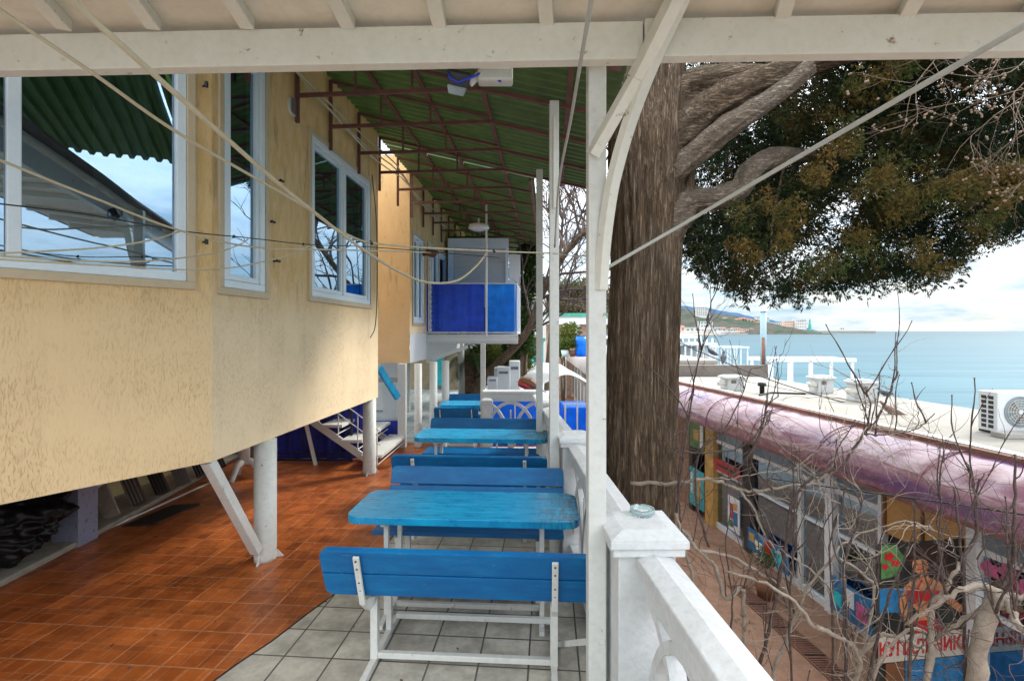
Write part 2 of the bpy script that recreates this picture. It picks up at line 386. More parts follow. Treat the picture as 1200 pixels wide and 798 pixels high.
def thing(name, label, cat, loc=(0,0,0), rotz=0, group=None):
    o = bpy.data.objects.new(name, None); COL.objects.link(o); o.empty_display_size = .1
    o.location = loc; o.rotation_euler = (0,0,rotz)
    WM[o.name] = Matrix.Translation(Vector(loc)) @ Matrix.Rotation(rotz, 4, 'Z')
    return tag(o, label, cat, group)
def solo(name, mb, mat, label, cat, group=None, **kw):
    """a thing that is one mesh, its origin at the base"""
    zs = min(v.z for v in mb.v); c = sum((Vector(v) for v in mb.v), Vector())/len(mb.v)
    off = Vector((c.x, c.y, zs)); mb.v = [v-off for v in mb.v]
    o = add(name, mb, mat, **kw); o.location = off
    return tag(o, label, cat, group)
def struct(name, mb, mat, **kw):
    o = add(name, mb, mat, **kw); o['kind'] = 'structure'; return o
def children(o): return [c for c in bpy.data.objects if c.parent == o]
def dup(src, loc, rotz, label, group=None, sx=None):
    kids = children(src)
    r = src.copy(); COL.objects.link(r); r.location = loc; r.rotation_euler = (0,0,rotz); r['label'] = label
    if sx: r.scale = (sx, 1, 1)
    if group: r['group'] = group
    for ch in kids:
        gk = children(ch)
        c = ch.copy(); COL.objects.link(c); c.parent = r
        for g in gk:
            d = g.copy(); COL.objects.link(d); d.parent = c
    return r

# frames -----------------------------------------------------------
UB = Vector((.0747, .9972, 0)).normalized(); NB = Vector((UB.y, -UB.x, 0))     # the houses' long axis and its outward normal
K1 = Vector((-2.177, 3.55, 0))                                                # near corner of the house
D1 = Vector((-.572, -.820, 0)).normalized()                                  # canted front, back towards the camera
N1 = Vector((-D1.y, D1.x, 0)); N1 = N1 if N1.x > 0 else -N1
def B(s, n, z=0): return K1 + UB*s + NB*n + Vector((0,0,z))
def C1(t, n, z=0): return K1 + D1*t + N1*n + Vector((0,0,z))
KD = Vector((-.122, 1, 0)).normalized()
def K(X, Z, z): return Vector((X-.122*Z, Z, z))                                # shop row coordinates
def KZ(px, X): return X/((px-CX)/F+.122)

# ================================================================= GROUND
mb = MB().poly([(-9,-4,-2.55), (-9,60,-2.55), (14,60,-2.55), (14,-4,-2.55)])
mb = MB()
mb.quad((-60,-20,-2.62), (11.5,-20,-2.62), (10.6,90,-2.62), (-60,90,-2.62))
struct('shore_ground', mb, 'asph')
mb = MB(); mb.quad((.6,-6,GZ), (9,-6,GZ), (9,45,GZ), (.6,45,GZ)); struct('promenade', mb, 'promenade')
# veranda floor slab and tiles
rail_x = lambda Z: .66-.028*Z+.0 if Z < 4.4 else .537-.06*(Z-4.4)*.55
mb = MB(); mb.prism([(-6,-3,-.2), (.86,-3,-.2), (.72,2.3,-.2), (.70,4.4,-.2), (.60,8.0,-.2), (.5,9.3,-.2), (-6,9.3,-.2)], (0,0,.19)); struct('veranda_slab', mb, 'concrete')
mb = MB(); mb.poly([(-6,-3,0), (.80,-3,0), (.70,2.3,0), (.68,4.4,0), (.58,8.0,0), (.5,8.75,0), (-6,8.75,0)][::1]); struct('red_tile_floor', mb, 'red_tile')
edge = [(-2.7,.4), (-2.35,1.2), (-2.0,2.0), (-1.72,2.75), (-1.64,2.96), (-1.545,3.16), (-1.45,3.45), (-1.35,3.72), (-1.24,4.15), (-1.17,4.6), (-1.14,5.1), (-1.13,6), (-1.13,7.4)]
mb = MB(); mb.poly([(x+.006*math.sin(i*5), y, .004) for i, (x, y) in enumerate(edge)] + [(.585,7.4,.004), (.68,4.4,.004), (.70,2.3,.004), (.80,-3,.004), (-2.9,-3,.004)]); struct('grey_tile_floor', mb, 'grey_tile')
# dark joint where the two floors meet
mb = MB()
for i in range(len(edge)-1):
    a, b = Vector((*edge[i], .006)), Vector((*edge[i+1], .006)); d = (b-a).normalized(); s = Vector((d.y, -d.x, 0))*.007
    mb.quad(a-s, a+s, b+s, b-s)
struct('floor_joint', mb, 'black')
mb = MB(); mb.quad((-14,8.75,-.05), (.5,8.75,-.05), (2.0,24,-.05), (-14,24,-.05)); struct('far_paving', mb, 'paving')
mb = MB(); mb.prism([(-14,9.3,-2.6), (.5,9.3,-2.6), (2.0,24,-2.6), (-14,24,-2.6)], (0,0,2.54)); struct('upper_terrace_ground', mb, 'concrete')
mb = MB(); mb.prism([(.84,-3,-2.6), (.70,2.3,-2.6), (.68,4.4,-2.6), (.58,8.0,-2.6), (.50,9.3,-2.6), (.35,9.3,-2.6), (.5,-3,-2.6)], (0,0,2.38)); solo('retaining_wall', mb, 'concrete', 'rough grey retaining wall carrying the veranda above the promenade', 'retaining wall')
# rough kerb below the bin bag
mb = MB(); mb.prism([(-6.5,2.2,.0), (-3.95,3.2,.0), (-4.02,4.5,0), (-4.35,8.5,0), (-6.5,8.5,0)], (0,0,.055)); solo('concrete_kerb', mb, 'stone', 'crumbling grey concrete kerb under the black rubbish bag', 'kerb', bevel=.015)

mb = MB(); lr = random.Random(3)
for _ in range(46):
    x, y = lr.uniform(-3.2,.4), lr.uniform(1.8,6.5); a = lr.uniform(0,6.28); l = lr.uniform(.008,.03); d = Vector((math.cos(a), math.sin(a), 0))*l; n_ = Vector((-d.y, d.x, 0))*.4; c = Vector((x,y,.009))
    mb.poly([c-d, c+n_+Vector((0,0,.004)), c+d, c-n_])
o = solo('fallen_leaves', mb, 'twig', 'tiny dry leaf scraps scattered over the veranda tiles', 'leaves'); o['kind'] = 'stuff'
# SEA
def sea_mat():
    m, t, o = nt('sea_water')
    a = noiz(t, coords(t, (.010,.11,1)), 1.0, 8, .68); b = noiz(t, coords(t, (.5,1.6,1)), 1, 4, .6)
    c = t.nodes.new('ShaderNodeTexCoord'); sp = t.nodes.new('ShaderNodeSeparateXYZ'); t.links.new(c.outputs['Object'], sp.inputs[0])
    mr = t.nodes.new('ShaderNodeMapRange'); mr.inputs[1].default_value = 20; mr.inputs[2].default_value = 900; t.links.new(sp.outputs[1], mr.inputs[0])
    near = mix(t, ramp(t, a, [(.40, 0), (.60, 1)]), (.012,.070,.098), (.036,.112,.142))
    col = mix(t, ramp(t, mr.outputs[0], [(0, 0), (.25, .55), (1, 1)]), near, (.006,.048,.068))
    d = t.nodes.new('ShaderNodeBsdfPrincipled'); d.inputs['Roughness'].default_value = .4; d.inputs['Specular IOR Level'].default_value = .05
    t.links.new(col, d.inputs['Base Color'])
    n = t.nodes.new('ShaderNodeBump'); n.inputs['Strength'].default_value = .5; n.inputs['Distance'].default_value = .12
    t.links.new(b, n.inputs['Height']); t.links.new(n.outputs[0], d.inputs['Normal']); t.links.new(d.outputs[0], o.inputs[0]); return m
M['sea'] = sea_mat()
mb = MB(); mb.quad((-9000,-200,-5.5), (40000,-200,-5.5), (40000,40000,-5.5), (-9000,40000,-5.5)); struct('sea', mb, 'sea')

# ================================================================= HOUSE
def wall(mb, fn, a0, a1, z0, z1, holes, th=.16):
    """a wall in the frame fn(along, out, z) with rectangular openings and their reveals"""
    xs = sorted({a0, a1} | {h[0] for h in holes} | {h[1] for h in holes}); zs = sorted({z0, z1} | {h[2] for h in holes} | {h[3] for h in holes})
    for i in range(len(xs)-1):
        for j in range(len(zs)-1):
            cx, cz = (xs[i]+xs[i+1])/2, (zs[j]+zs[j+1])/2
            if any(h[0] < cx < h[1] and h[2] < cz < h[3] for h in holes): continue
            mb.quad(fn(xs[i],0,zs[j]), fn(xs[i+1],0,zs[j]), fn(xs[i+1],0,zs[j+1]), fn(xs[i],0,zs[j+1]))
    for (h0, h1, y0, y1) in holes:
        for (p, q) in (((h0,y0),(h1,y0)), ((h1,y0),(h1,y1)), ((h1,y1),(h0,y1)), ((h0,y1),(h0,y0))):
            mb.quad(fn(p[0],0,p[1]), fn(q[0],0,q[1]), fn(q[0],-th,q[1]), fn(p[0],-th,p[1]))

def window(parent, fn, a0, a1, z0, z1, lights, trim=.055, fw=.06, sashes=True, curtain=()):
    """PVC window: outer trim, frame, sashes, glass, a dim room behind; lights = list of pane fractions"""
    def fbox(m, x0, x1, y0, y1, d0, d1): m.hexa([fn(x0,d0,y0), fn(x1,d0,y0), fn(x1,d1,y0), fn(x0,d1,y0), fn(x0,d0,y1), fn(x1,d0,y1), fn(x1,d1,y1), fn(x0,d1,y1)])
    def rect(m, x0, x1, y0, y1, w, d0, d1):
        fbox(m, x0, x1, y0, y0+w, d0, d1); fbox(m, x0, x1, y1-w, y1, d0, d1)
        fbox(m, x0, x0+w, y0+w, y1-w, d0, d1); fbox(m, x1-w, x1, y0+w, y1-w, d0, d1)
    f = MB(); rect(f, a0, a1, z0, z1, fw, -.07, .012)
    W = a1-a0; cuts = [a0]
    for k in lights: cuts.append(cuts[-1]+W*k)
    for c in cuts[1:-1]: fbox(f, c-fw*.5, c+fw*.5, z0+fw, z1-fw, -.07, .010)
    fr = add('window', f, 'pvc', parent, bevel=.006)
    if trim:
        t = MB(); rect(t, a0-trim, a1+trim, z0-trim, z1+trim, trim-.001, -.01, .022); add('trim', t, 'trim', fr, bevel=.004)
    for i in range(len(cuts)-1):
        x0 = cuts[i]+fw*(1 if i == 0 else .5)+.003; x1 = cuts[i+1]-fw*(1 if i == len(cuts)-2 else .5)-.003
        y0, y1 = z0+fw+.003, z1-fw-.003
        if sashes and (sashes is True or i in sashes):
            s = MB(); rect(s, x0, x1, y0, y1, .045, -.055, -.004); add('sash', s, 'pvc', fr, bevel=.005)
            x0 += .046; x1 -= .046; y0 += .046; y1 -= .046
        g = MB(); fbox(g, x0, x1, y0, y1, -.034, -.030); add('pane', g, 'glass', fr)
    rm = MB(); D = .9
    a, b, c, d = a0-.12, a1+.12, z0-.3, z1+.2
    rm.quad(fn(a,-D,c), fn(b,-D,c), fn(b,-D,d), fn(a,-D,d)); rm.quad(fn(a,-.17,c), fn(a,-D,c), fn(a,-D,d), fn(a,-.17,d))
    rm.quad(fn(b,-.17,c), fn(b,-D,c), fn(b,-D,d), fn(b,-.17,d)); rm.quad(fn(a,-.17,c), fn(b,-.17,c), fn(b,-D,c), fn(a,-D,c)); rm.quad(fn(a,-.17,d), fn(b,-.17,d), fn(b,-D,d), fn(a,-D,d))
    add('room_interior', rm, 'room', fr)
    for (c0, c1) in curtain:
        cu = MB(); n = 40
        for i in range(n):
            u0, u1 = c0+(c1-c0)*i/n, c0+(c1-c0)*(i+1)/n
            w = lambda q: -.24+.025*math.sin(q*62)+.012*math.sin(q*23)
            cu.quad(fn(u0,w(u0),z0-.2), fn(u1,w(u1),z0-.2), fn(u1,w(u1),z1+.1), fn(u0,w(u0),z1+.1))
        add('curtain', cu, 'curtain', fr, smooth=True)
    return fr

ZB, ZT = 1.054, 5.1
house = thing('stucco_house', 'ochre stucco house raised on white columns with three blue white framed windows', 'house', B(0,0,0))
cf = lambda a, n, z: C1(a, n, z)
bf = lambda a, n, z: B(a, n, z)
w1 = (.166+.0, 2.75, 2.345, 4.3); w2 = (.115, .655, 2.33, 4.25); w3 = (1.475, 3.13, 2.36, 4.02)
mb = MB(); wall(mb, cf, 0, 3.4, ZB, ZT, [w1]); add('front_wall', mb, 'stucco_front_shade', house)
mb = MB(); wall(mb, bf, 0, 3.47, ZB, ZT, [w2, w3]); add('side_wall', mb, 'stucco', house)
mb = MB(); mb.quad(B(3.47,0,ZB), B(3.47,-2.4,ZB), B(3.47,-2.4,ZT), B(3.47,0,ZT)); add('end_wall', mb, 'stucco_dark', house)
mb = MB(); mb.prism([C1(3.38,-.03,ZB+.002), B(0,-.03,ZB+.002), B(3.44,-.03,ZB+.002), B(3.44,-2.6,ZB+.002), C1(3.38,-1.2,ZB+.002)], (0,0,.12)); add('underside', mb, 'concrete', house)
mb = MB(); mb.prism([C1(3.4,.1,ZT), B(0,.1,ZT), B(3.47,.1,ZT), B(3.47,-2.6,ZT), C1(3.4,-1.2,ZT)], (0,0,.1)); add('roof_slab', mb, 'concrete', house)
window(house, cf, *w1, [.33, .67], curtain=[(.28, .62)], sashes=False)
window(house, bf, *w2, [1.0], curtain=[(.1, .42)])
window(house, bf, *w3, [.5, .5], curtain=[(2.45, 2.8)])
# door leaf inside the room, vent, wall hooks
mb = MB(); mb.hexa([C1(1.0,-.86,2.1), C1(.62,-.86,2.1), C1(.62,-.80,2.1), C1(1.0,-.80,2.1), C1(1.0,-.86,3.55), C1(.62,-.86,3.55), C1(.62,-.80,3.55), C1(1.0,-.80,3.55)]); add('room_door', mb, 'brown_door', house)
mb = MB(); c = P(341,126,4.66); mb.tube([c - NB*.03, c+NB*.03], .085, 20); vent = add('wall_vent', mb, 'white', house, smooth=False)
mb = MB()
for k in range(-3, 4): mb.box((-.0,-.06,-.006), (.012,.06,.006), Matrix.Translation(c+NB*.031+Vector((0,0,k*.02))))
add('vent_slat', mb, 'darkwall', vent)
for (px, py) in ((240,102), (238,284)):
    t = (px-600)/F; c = C1(.06,.01,2+(HY-py)/F*3.5)
    mb = MB(); mb.tube([c, c+N1*.06], .008, 8); mb.tube([c+N1*.05+Vector((0,0,.02)), c+N1*.05-Vector((0,0,.02))], .012, 8); add('wall_hook', mb, 'black', house)
for (s_, z_) in ((.80,2.62), (.86,3.35), (.72,2.95)):
    c = B(s_,.0,z_); mb = MB(); mb.tube([c, c+NB*.05], .008, 8); mb.tube([c+NB*.045-UB*.025, c+NB*.045+UB*.025], .011, 8); add('wall_hook', mb, 'black', house)

# second house, further along
house2 = thing('balcony_house', 'second ochre house with white lower wall on round columns behind the first', 'house', B(5.07,0,0))
mb = MB(); wall(mb, bf, 5.07, 13.5, 1.95, ZT, [(5.27,6.0,2.15,3.75), (6.35,7.25,2.0,3.75), (7.35,8.1,2.0,3.75)]); add('side_wall', mb, 'stucco', house2)
mb = MB(); mb.quad(B(5.07,.004,1.44), B(13.5,.004,1.44), B(13.5,.004,1.95), B(5.07,.004,1.95)); add('white_band', mb, 'white_clean', house2)
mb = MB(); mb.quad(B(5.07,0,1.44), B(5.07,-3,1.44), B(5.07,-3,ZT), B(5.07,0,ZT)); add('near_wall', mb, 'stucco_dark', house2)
mb = MB(); mb.prism([B(5.10,-.03,1.446), B(13.4,-.03,1.446), B(13.4,-3,1.446), B(5.10,-3,1.446)], (0,0,.12)); add('underside', mb, 'white', house2)
window(house2, bf, 5.27,6.0,2.15,3.75, [.5,.5], trim=.05, curtain=[(5.35,5.6)]); window(house2, bf, 6.35,7.25,2.0,3.75, [.5,.5], trim=.05); window(house2, bf, 7.35,8.1,2.0,3.75, [1], trim=.05)
# wrought iron grille beside the window
mb = MB()
for s_ in (6.04, 6.17, 6.30): mb.tube([B(s_,.10,2.0), B(s_,.10,3.75)], .010, 6)
for k in range(9):
    z = 2.08+k*.19
    for c0, sg in ((6.105,1), (6.235,-1)):
        mb.tube([B(c0+sg*.055*math.sin(q*.9), .10, z+.09*math.cos(q*.9)) for q in range(7)], .008, 5)
add('window_grille', mb, 'white', house2)
# terracotta ornament above the grille
mb = MB(); mb.blob(B(5.9,.16,3.5), .10, 12, 8, .5, (1.5,.8,.7)); add('wall_ornament', mb, 'brown_door', house2, smooth=True)

# canopy --------------------------------------------------------------
def cz(n): return 4.30 + .25*(1.8-n)
can = thing('corrugated_canopy', 'green corrugated canopy on brown steel brackets fixed along the ochre houses', 'canopy', B(0,0,4.3))
def corr(s0, s1, n0, n1, z_off=.06, per=.13):
    mb = MB(); h = .022; prof = [(0,-h), (.22,-h), (.40,h), (.72,h), (.90,-h)]; st = []; k = 0
    while s0+per*k < s1:
        st += [(s0+per*(k+a), b) for (a, b) in prof if s0+per*(k+a) <= s1]; k += 1
    for (s, dz) in st:
        for n in (n0, n1): mb.v.append(B(s, n, cz(n)+z_off+dz+.03))
    for i in range(len(st)-1): mb.f.append((2*i, 2*i+2, 2*i+3, 2*i+1))
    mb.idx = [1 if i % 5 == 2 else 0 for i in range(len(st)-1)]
    return mb
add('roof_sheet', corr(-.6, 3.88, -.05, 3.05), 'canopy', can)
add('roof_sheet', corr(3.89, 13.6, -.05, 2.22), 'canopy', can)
brk = [-.4, .38, 1.16, 1.88, 2.69, 3.45]+[4.3+.8*i for i in range(11)]
unseen_sheet = corr(-6.5, -.62, -.05, 3.05); del unseen_sheet.idx; add('roof_sheet', unseen_sheet, 'canopy', can)  # unseen stretch above the veranda roof, added to darken the window reflection
for s in brk:
    N1_ = 2.98 if s < 3.9 else 2.18; mb = MB()
    mb.bar(B(s,.02,4.26), B(s,1.8,4.26), .028, .035); mb.bar(B(s,1.78,4.265), B(s,N1_,cz(N1_)-.03), .028, .035)
    mb.bar(B(s,.02,cz(.02)+.02), B(s,1.8,4.31), .026, .03)
    mb.bar(B(s,.03,4.0), B(s,.03,cz(0)+.02), .032, .032)
    for n in (.6, 1.15): mb.bar(B(s,n,4.27), B(s,n,cz(n)+.01), .022, .022)
    add('bracket', mb, 'brace_rust', can)
for n, s1 in ((.6,13.5), (1.15,13.5), (1.8,13.5), (2.62,3.85), (2.16,13.5)):
    mb = MB(); s0 = -.55 if n != 2.16 else 3.9
    mb.bar(B(s0,n,cz(n)+.035), B(s1,n,cz(n)+.035), .045, .03); add('purlin', mb, 'brace_rust', can)
# wires tucked along the wall under the canopy
for k, dn in enumerate((.12, .16, .22)):
    pts = [B(-.3+i*.55, dn+.02*math.sin(i*1.7+k), 4.35+.06*math.sin(i*.9+k)) for i in range(22)]
    mb = MB(); mb.tube(pts, .009, 6); solo('wall_cable', mb, 'rope' if k else 'white', ('white','thin yellowed','slack yellowed')[k]+' cable running along the wall just under the canopy'+('' if k == 0 else (', nearer the wall' if k == 1 else ', farthest from the wall')), 'cable', 'cables under the canopy')
# under-canopy lamp far along
lp = thing('ceiling_lamp', 'small round white lamp hanging under the far end of the green canopy', 'lamp', P(561,268,9.7))
mb = MB(); c = P(561,268,9.7); mb.tube([c+Vector((0,0,.10)), c+Vector((0,0,.07)), c, c-Vector((0,0,.04))], [.05,.19,.21,.10], 20); add('lamp_shade', mb, 'white_clean', lp, smooth=True)
mb = MB(); mb.tube([c+Vector((0,0,.1)), c+Vector((0,0,.2))], .02, 8); add('stem', mb, 'white', lp)

# balcony ------------------------------------------------------------
YB = 9.8
bal = thing('balcony', 'balcony with blue translucent panels on the second ochre house', 'balcony', (XZ(540,YB), YB, 1.73))
xl, xr = XZ(500,YB), XZ(603,YB)
mb = MB(); mb.box((xl-.08,YB-.03,1.745), (xr+.07,YB+2.0,1.93)); add('floor_slab', mb, 'white', bal, bevel=.01)
mb = MB(); mb.box((xl-.02,YB-.045,1.80), (xr+.05,YB-.03,1.86)); add('slab_trim', mb, 'white_clean', bal)
xm = XZ(569,YB)
for (a, b, mt, lb) in ((xl, xm-.02, 'blue_dark', 'dark blue translucent panel'), (xm+.02, xr, 'blue_sheet', 'bright blue translucent panel')):
    mb = MB(); k = 14
    for i in range(k):
        u0 = a+(b-a)*i/k; u1 = a+(b-a)*(i+1)/k; h = lambda u: YB+.0+.010*math.sin(u*19)
        mb.quad((u0,h(u0),1.99), (u1,h(u1),1.99), (u1,h(u1),2.94), (u0,h(u0),2.94))
    add('panel', mb, mt, bal, label=lb, smooth=True)
mb = MB(); mb.quad((xr+.02,YB+.02,1.99), (xr+.12,YB+1.9,1.99), (xr+.12,YB+1.9,2.94), (xr+.02,YB+.02,2.94)); add('panel', mb, 'blue_sheet', bal)
mb = MB()
for z in (1.97, 2.95):
    mb.bar((xl,YB+.03,z), (xr,YB+.03,z), .03, .03); mb.bar((xr+.04,YB+.05,z), (xr+.14,YB+1.95,z), .03, .03)
for i in range(15): x = xl+(xr-xl)*i/14; mb.tube([(x,YB+.03,1.93), (x,YB+.03,2.95)], .007, 5)
for i in range(9): mb.tube([(xr+.05+.012*i,YB+.1+.22*i,1.93), (xr+.05+.012*i,YB+.1+.22*i,2.95)], .009, 5)
add('railing', mb, 'white_clean', bal)
mb = MB(); mb.bar(P(500,424,9.75), P(548,406,9.75), .06, .07); add('brace', mb, 'white', bal)
mb = MB(); mb.tube([(XZ(570,9.7),9.7,1.9), (XZ(570,9.7),9.7,5.05-.25*2.2)], .022, 8); add('upright_pole', mb, 'white_clean', bal)
# clutter on the balcony seen through the sheet
for i, (a, b, z) in enumerate(((.35,.62,2.6), (.75,1.05,2.75), (1.1,1.3,2.5))):
    mb = MB(); mb.box((xl+a,YB+.5,1.94), (xl+b,YB+.8,z)); o = solo('storage_box', mb, 'tarp', ('low','tall','narrow')[i]+' dark box standing behind the dark blue balcony panel', 'box', bevel=.02)
# shutter room at the back of the balcony
YS = 11.5
sh = thing('shutter_room', 'white glazed balcony room closed by a roller shutter', 'balcony room', (XZ(562,YS),YS,1.94))
mb = MB(); x0, x1 = XZ(530,YS), XZ(595,YS); z1 = 2+(HY-280)/F*YS
mb.box((x0-.1,YS+.03,1.93), (x1,YS+1.8,z1)); add('body', mb, 'white_clean', sh)
mb = MB(); k = 34
for i in range(k): z = 1.95+(z1-.25-1.95)*i/k; mb.hexa([(x0+.05,YS-.01,z), (x1-.05,YS-.01,z), (x1-.05,YS+.02,z), (x0+.05,YS+.02,z), (x0+.05,YS+.008,z+.055), (x1-.05,YS+.008,z+.055), (x1-.05,YS+.02,z+.055), (x0+.05,YS+.02,z+.055)])
add('roller_shutter', mb, 'white_clean', sh)
mb = MB(); mb.box((x0-.1,YS-.08,z1-.22), (x1+.02,YS+.03,z1)); mb.box((x0-.1,YS-.04,1.93), (x0+.03,YS+.028,z1-.22)); mb.box((x1-.06,YS-.04,1.93), (x1+.02,YS+.028,z1-.22)); add('frame', mb, 'pvc', sh, bevel=.01)
mb = MB(); mb.box((x1+.03,YS+.1,1.93), (x1+.30,YS+.14,z1-.35)); add('side_panel', mb, 'white_clean', sh)

# columns under the houses ----------------------------------------------
def column(px, py, r, top, lab, fins=True):
    Z = EYE*F/(py-HY); x = XZ(px,Z); Z2 = Z
    t = thing('round_column', lab, 'column', (x,Z,0), 0, 'white round columns under the houses')
    mb = MB(); mb.tube([(x,Z,0), (x,Z,.03), (x,Z,top)], r, 28); add('shaft', mb, 'white', t, smooth=True)
    if fins:
        for a in (0, 2.1, 4.2):
            d = Vector((math.cos(a+.5), math.sin(a+.5), 0)); p = Vector((x,Z,.003)); s = d.cross(Vector((0,0,1)))*.006
            f = MB(); f.prism([p+d*r*.9-s, p+d*(r+.055)-s, p+d*r*.9+Vector((0,0,.08))-s], s*2); add('base_fin', f, 'white', t)
    return t, x, Z
c1, cx1, cy1 = column(311, 655, .092, 1.05, 'nearest white round column, braced by a square strut')
column(433, 555, .09, 1.05, 'white round column beside the white stairs')
column(490, 524, .065, 1.44, 'slim white column right of the square post under the second house', False)
column(508, 517, .07, 1.44, 'second slim white column under the balcony house', False)
column(522, 512, .07, 1.44, 'third slim white column under the balcony house', False)
column(478, 483, .06, 1.44, 'far slim white column standing in the paved yard', False)
mb = MB(); mb.bar((cx1-.02,cy1-.11,.12), B(.03,-.05,1.05), .075, .075); solo('diagonal_strut', mb, 'white', 'square white strut leaning from the near column to the house corner', 'strut', bevel=.004)
x, Z = XZ(286,6.67), 6.67
t = thing('pipe_column', 'thin white pipe with splayed cast foot behind the near column', 'column', (x,Z,0))
mb = MB(); mb.tube([(x,Z,.2), (x,Z,1.05)], .075, 20); add('shaft', mb, 'white', t, smooth=True)
for a in (.2, 2.4, 4.5): mb = MB(); mb.tube([(x,Z,.25), (x+.12*math.cos(a),Z+.12*math.sin(a),.2), (x+.2*math.cos(a),Z+.2*math.sin(a),.05), (x+.22*math.cos(a),Z+.22*math.sin(a),.0)], [.06,.045,.03,.03], 10); add('foot', mb, 'white', t, smooth=True)
mb = MB(); Z = 4.55; x = XZ(78,Z); mb.box((x-.125,Z-.02,0.0), (x+.125,Z+.2,1.053), ); solo('steel_post', mb, 'rust_blue', 'blue grey square post with rust at its foot beside the black bag', 'post', bevel=.004)
mb = MB(); Z = 8.4; x = XZ(470.5,Z); mb.box((x-.065,Z,0), (x+.065,Z+.13,1.44)); solo('square_post', mb, 'white', 'square white post at the foot of the white stairs', 'post', bevel=.004)

# stairs ------------------------------------------------------------------
st = thing('steel_stairs', 'white open stairs of long thin treads behind the second round column', 'stairs', (-2.2,7.8,0))
def tread(x0, x1, y0, y1, z): mb = MB(); mb.hexa([(x0,y0,z-.045),(x1,y0,z-.045),(x1+.06,y1,z-.045),(x0+.06,y1,z-.045),(x0,y0,z),(x1,y0,z),(x1+.06,y1,z),(x0+.06,y1,z)]); return mb
for (x0, z) in ((-2.20,.2), (-2.49,.42), (-2.78,.64), (-3.07,.86), (-3.36,1.08)):
    add('tread', tread(x0, x0+.31, 7.12, 8.55, z), 'white', st, bevel=.004)
for y in (7.2, 8.45):
    mb = MB(); mb.bar((-2.0,y,.02), (-3.4,y,1.0), .03, .10); add('stringer', mb, 'white', st)
mb = MB()
for (a, b) in (((-1.9,7.08,.55), (-3.3,7.08,1.6)), ((-1.9,7.08,.35), (-3.3,7.08,1.4))): mb.tube([a, b], .009, 6)
for k in range(6): x = -1.95-.28*k; mb.tube([(x,7.08,.05+.21*k), (x,7.08,.6+.21*k)], .009, 6)
for k in range(5):
    x = -1.93-.29*k; mb.tube([(x,7.05,.28+.22*k-.3+.1), (x+.06,8.5,.28+.22*k-.2)], .008, 6)
add('handrail', mb, 'white', st)

# blue sheets behind chain link -----------------------------------------
mb = MB(); k = 60
for i in range(k):
    u0 = -3.75+1.62*i/k; u1 = -3.75+1.62*(i+1)/k; h = lambda u: 7.62+.03*math.sin(u*23)+.015*math.sin(u*51)
    mb.quad((u0,h(u0),.02), (u1,h(u1),.02), (u1,h(u1),1.4), (u0,h(u0),1.4))
solo('blue_tarpaulin', mb, 'tarp', 'deep blue sheeting hung behind the wire mesh at the floor end', 'tarpaulin', smooth=True)
mb = MB(); mb.box((-4.25,8.62,.0), (-1.9,8.66,.42)); solo('blue_board', mb, 'tarp', 'low dark blue board behind the white stairs', 'board')
mf = thing('wire_mesh_fence', 'dark diamond wire mesh fence in front of the blue sheeting', 'fence', (-2.9,7.42,0))
mb = MB(); Yf = 7.42; x0, x1 = XZ(323,Yf), XZ(412,Yf); st_ = .085
k = -20
while k < 40:
    for sg in (1, -1):
        a = x0+k*st_; pts = []
        p0 = (a, 0.05); p1 = (a+sg*1.2, 1.25)
        # clip to the frame
        def at(q): return (p0[0]+(p1[0]-p0[0])*q, p0[1]+(p1[1]-p0[1])*q)
        qs = [q/24 for q in range(25) if x0 <= at(q/24)[0] <= x1]
        if len(qs) > 1: (ax, az), (bx, bz) = at(qs[0]), at(qs[-1]); mb.tube([(ax,Yf,az), (bx,Yf,bz)], .0035, 4, False)
    k += 1
add('mesh', mb, 'black', mf)
mb = MB(); mb.bar((x0,Yf,.05), (x1,Yf,.05), .03, .03); mb.bar((x0,Yf,.02), (x0,Yf,1.3), .03, .03); mb.bar((x1,Yf,.02), (x1,Yf,1.3), .03, .03); mb.bar((x0,Yf,.16), (x1,Yf,.16), .02, .02); add('frame', mb, 'black', mf)
mb = MB(); mb.bar(P(358,493,7.3), P(370,545,7.34), .05, .05); solo('leaning_lath', mb, 'cream_metal', 'pale wooden lath leaning against the wire mesh', 'lath')
mb = MB(); mb.box((-4.0,7.9,.15), (-3.42,7.93,1.3)); solo('frosted_panel', mb, 'white_clean', 'white panel glimpsed behind the mesh left of the blue sheeting', 'panel')
mb = MB(); mb.box((-5.2,7.75,0), (-3.5,7.85,1.3)); mb.box((-3.5,8.68,0),(-3.45,8.75,1.2)); solo('dark_partition', mb, 'darkwall', 'dark partition under the house at the end of the yellow wall', 'partition')

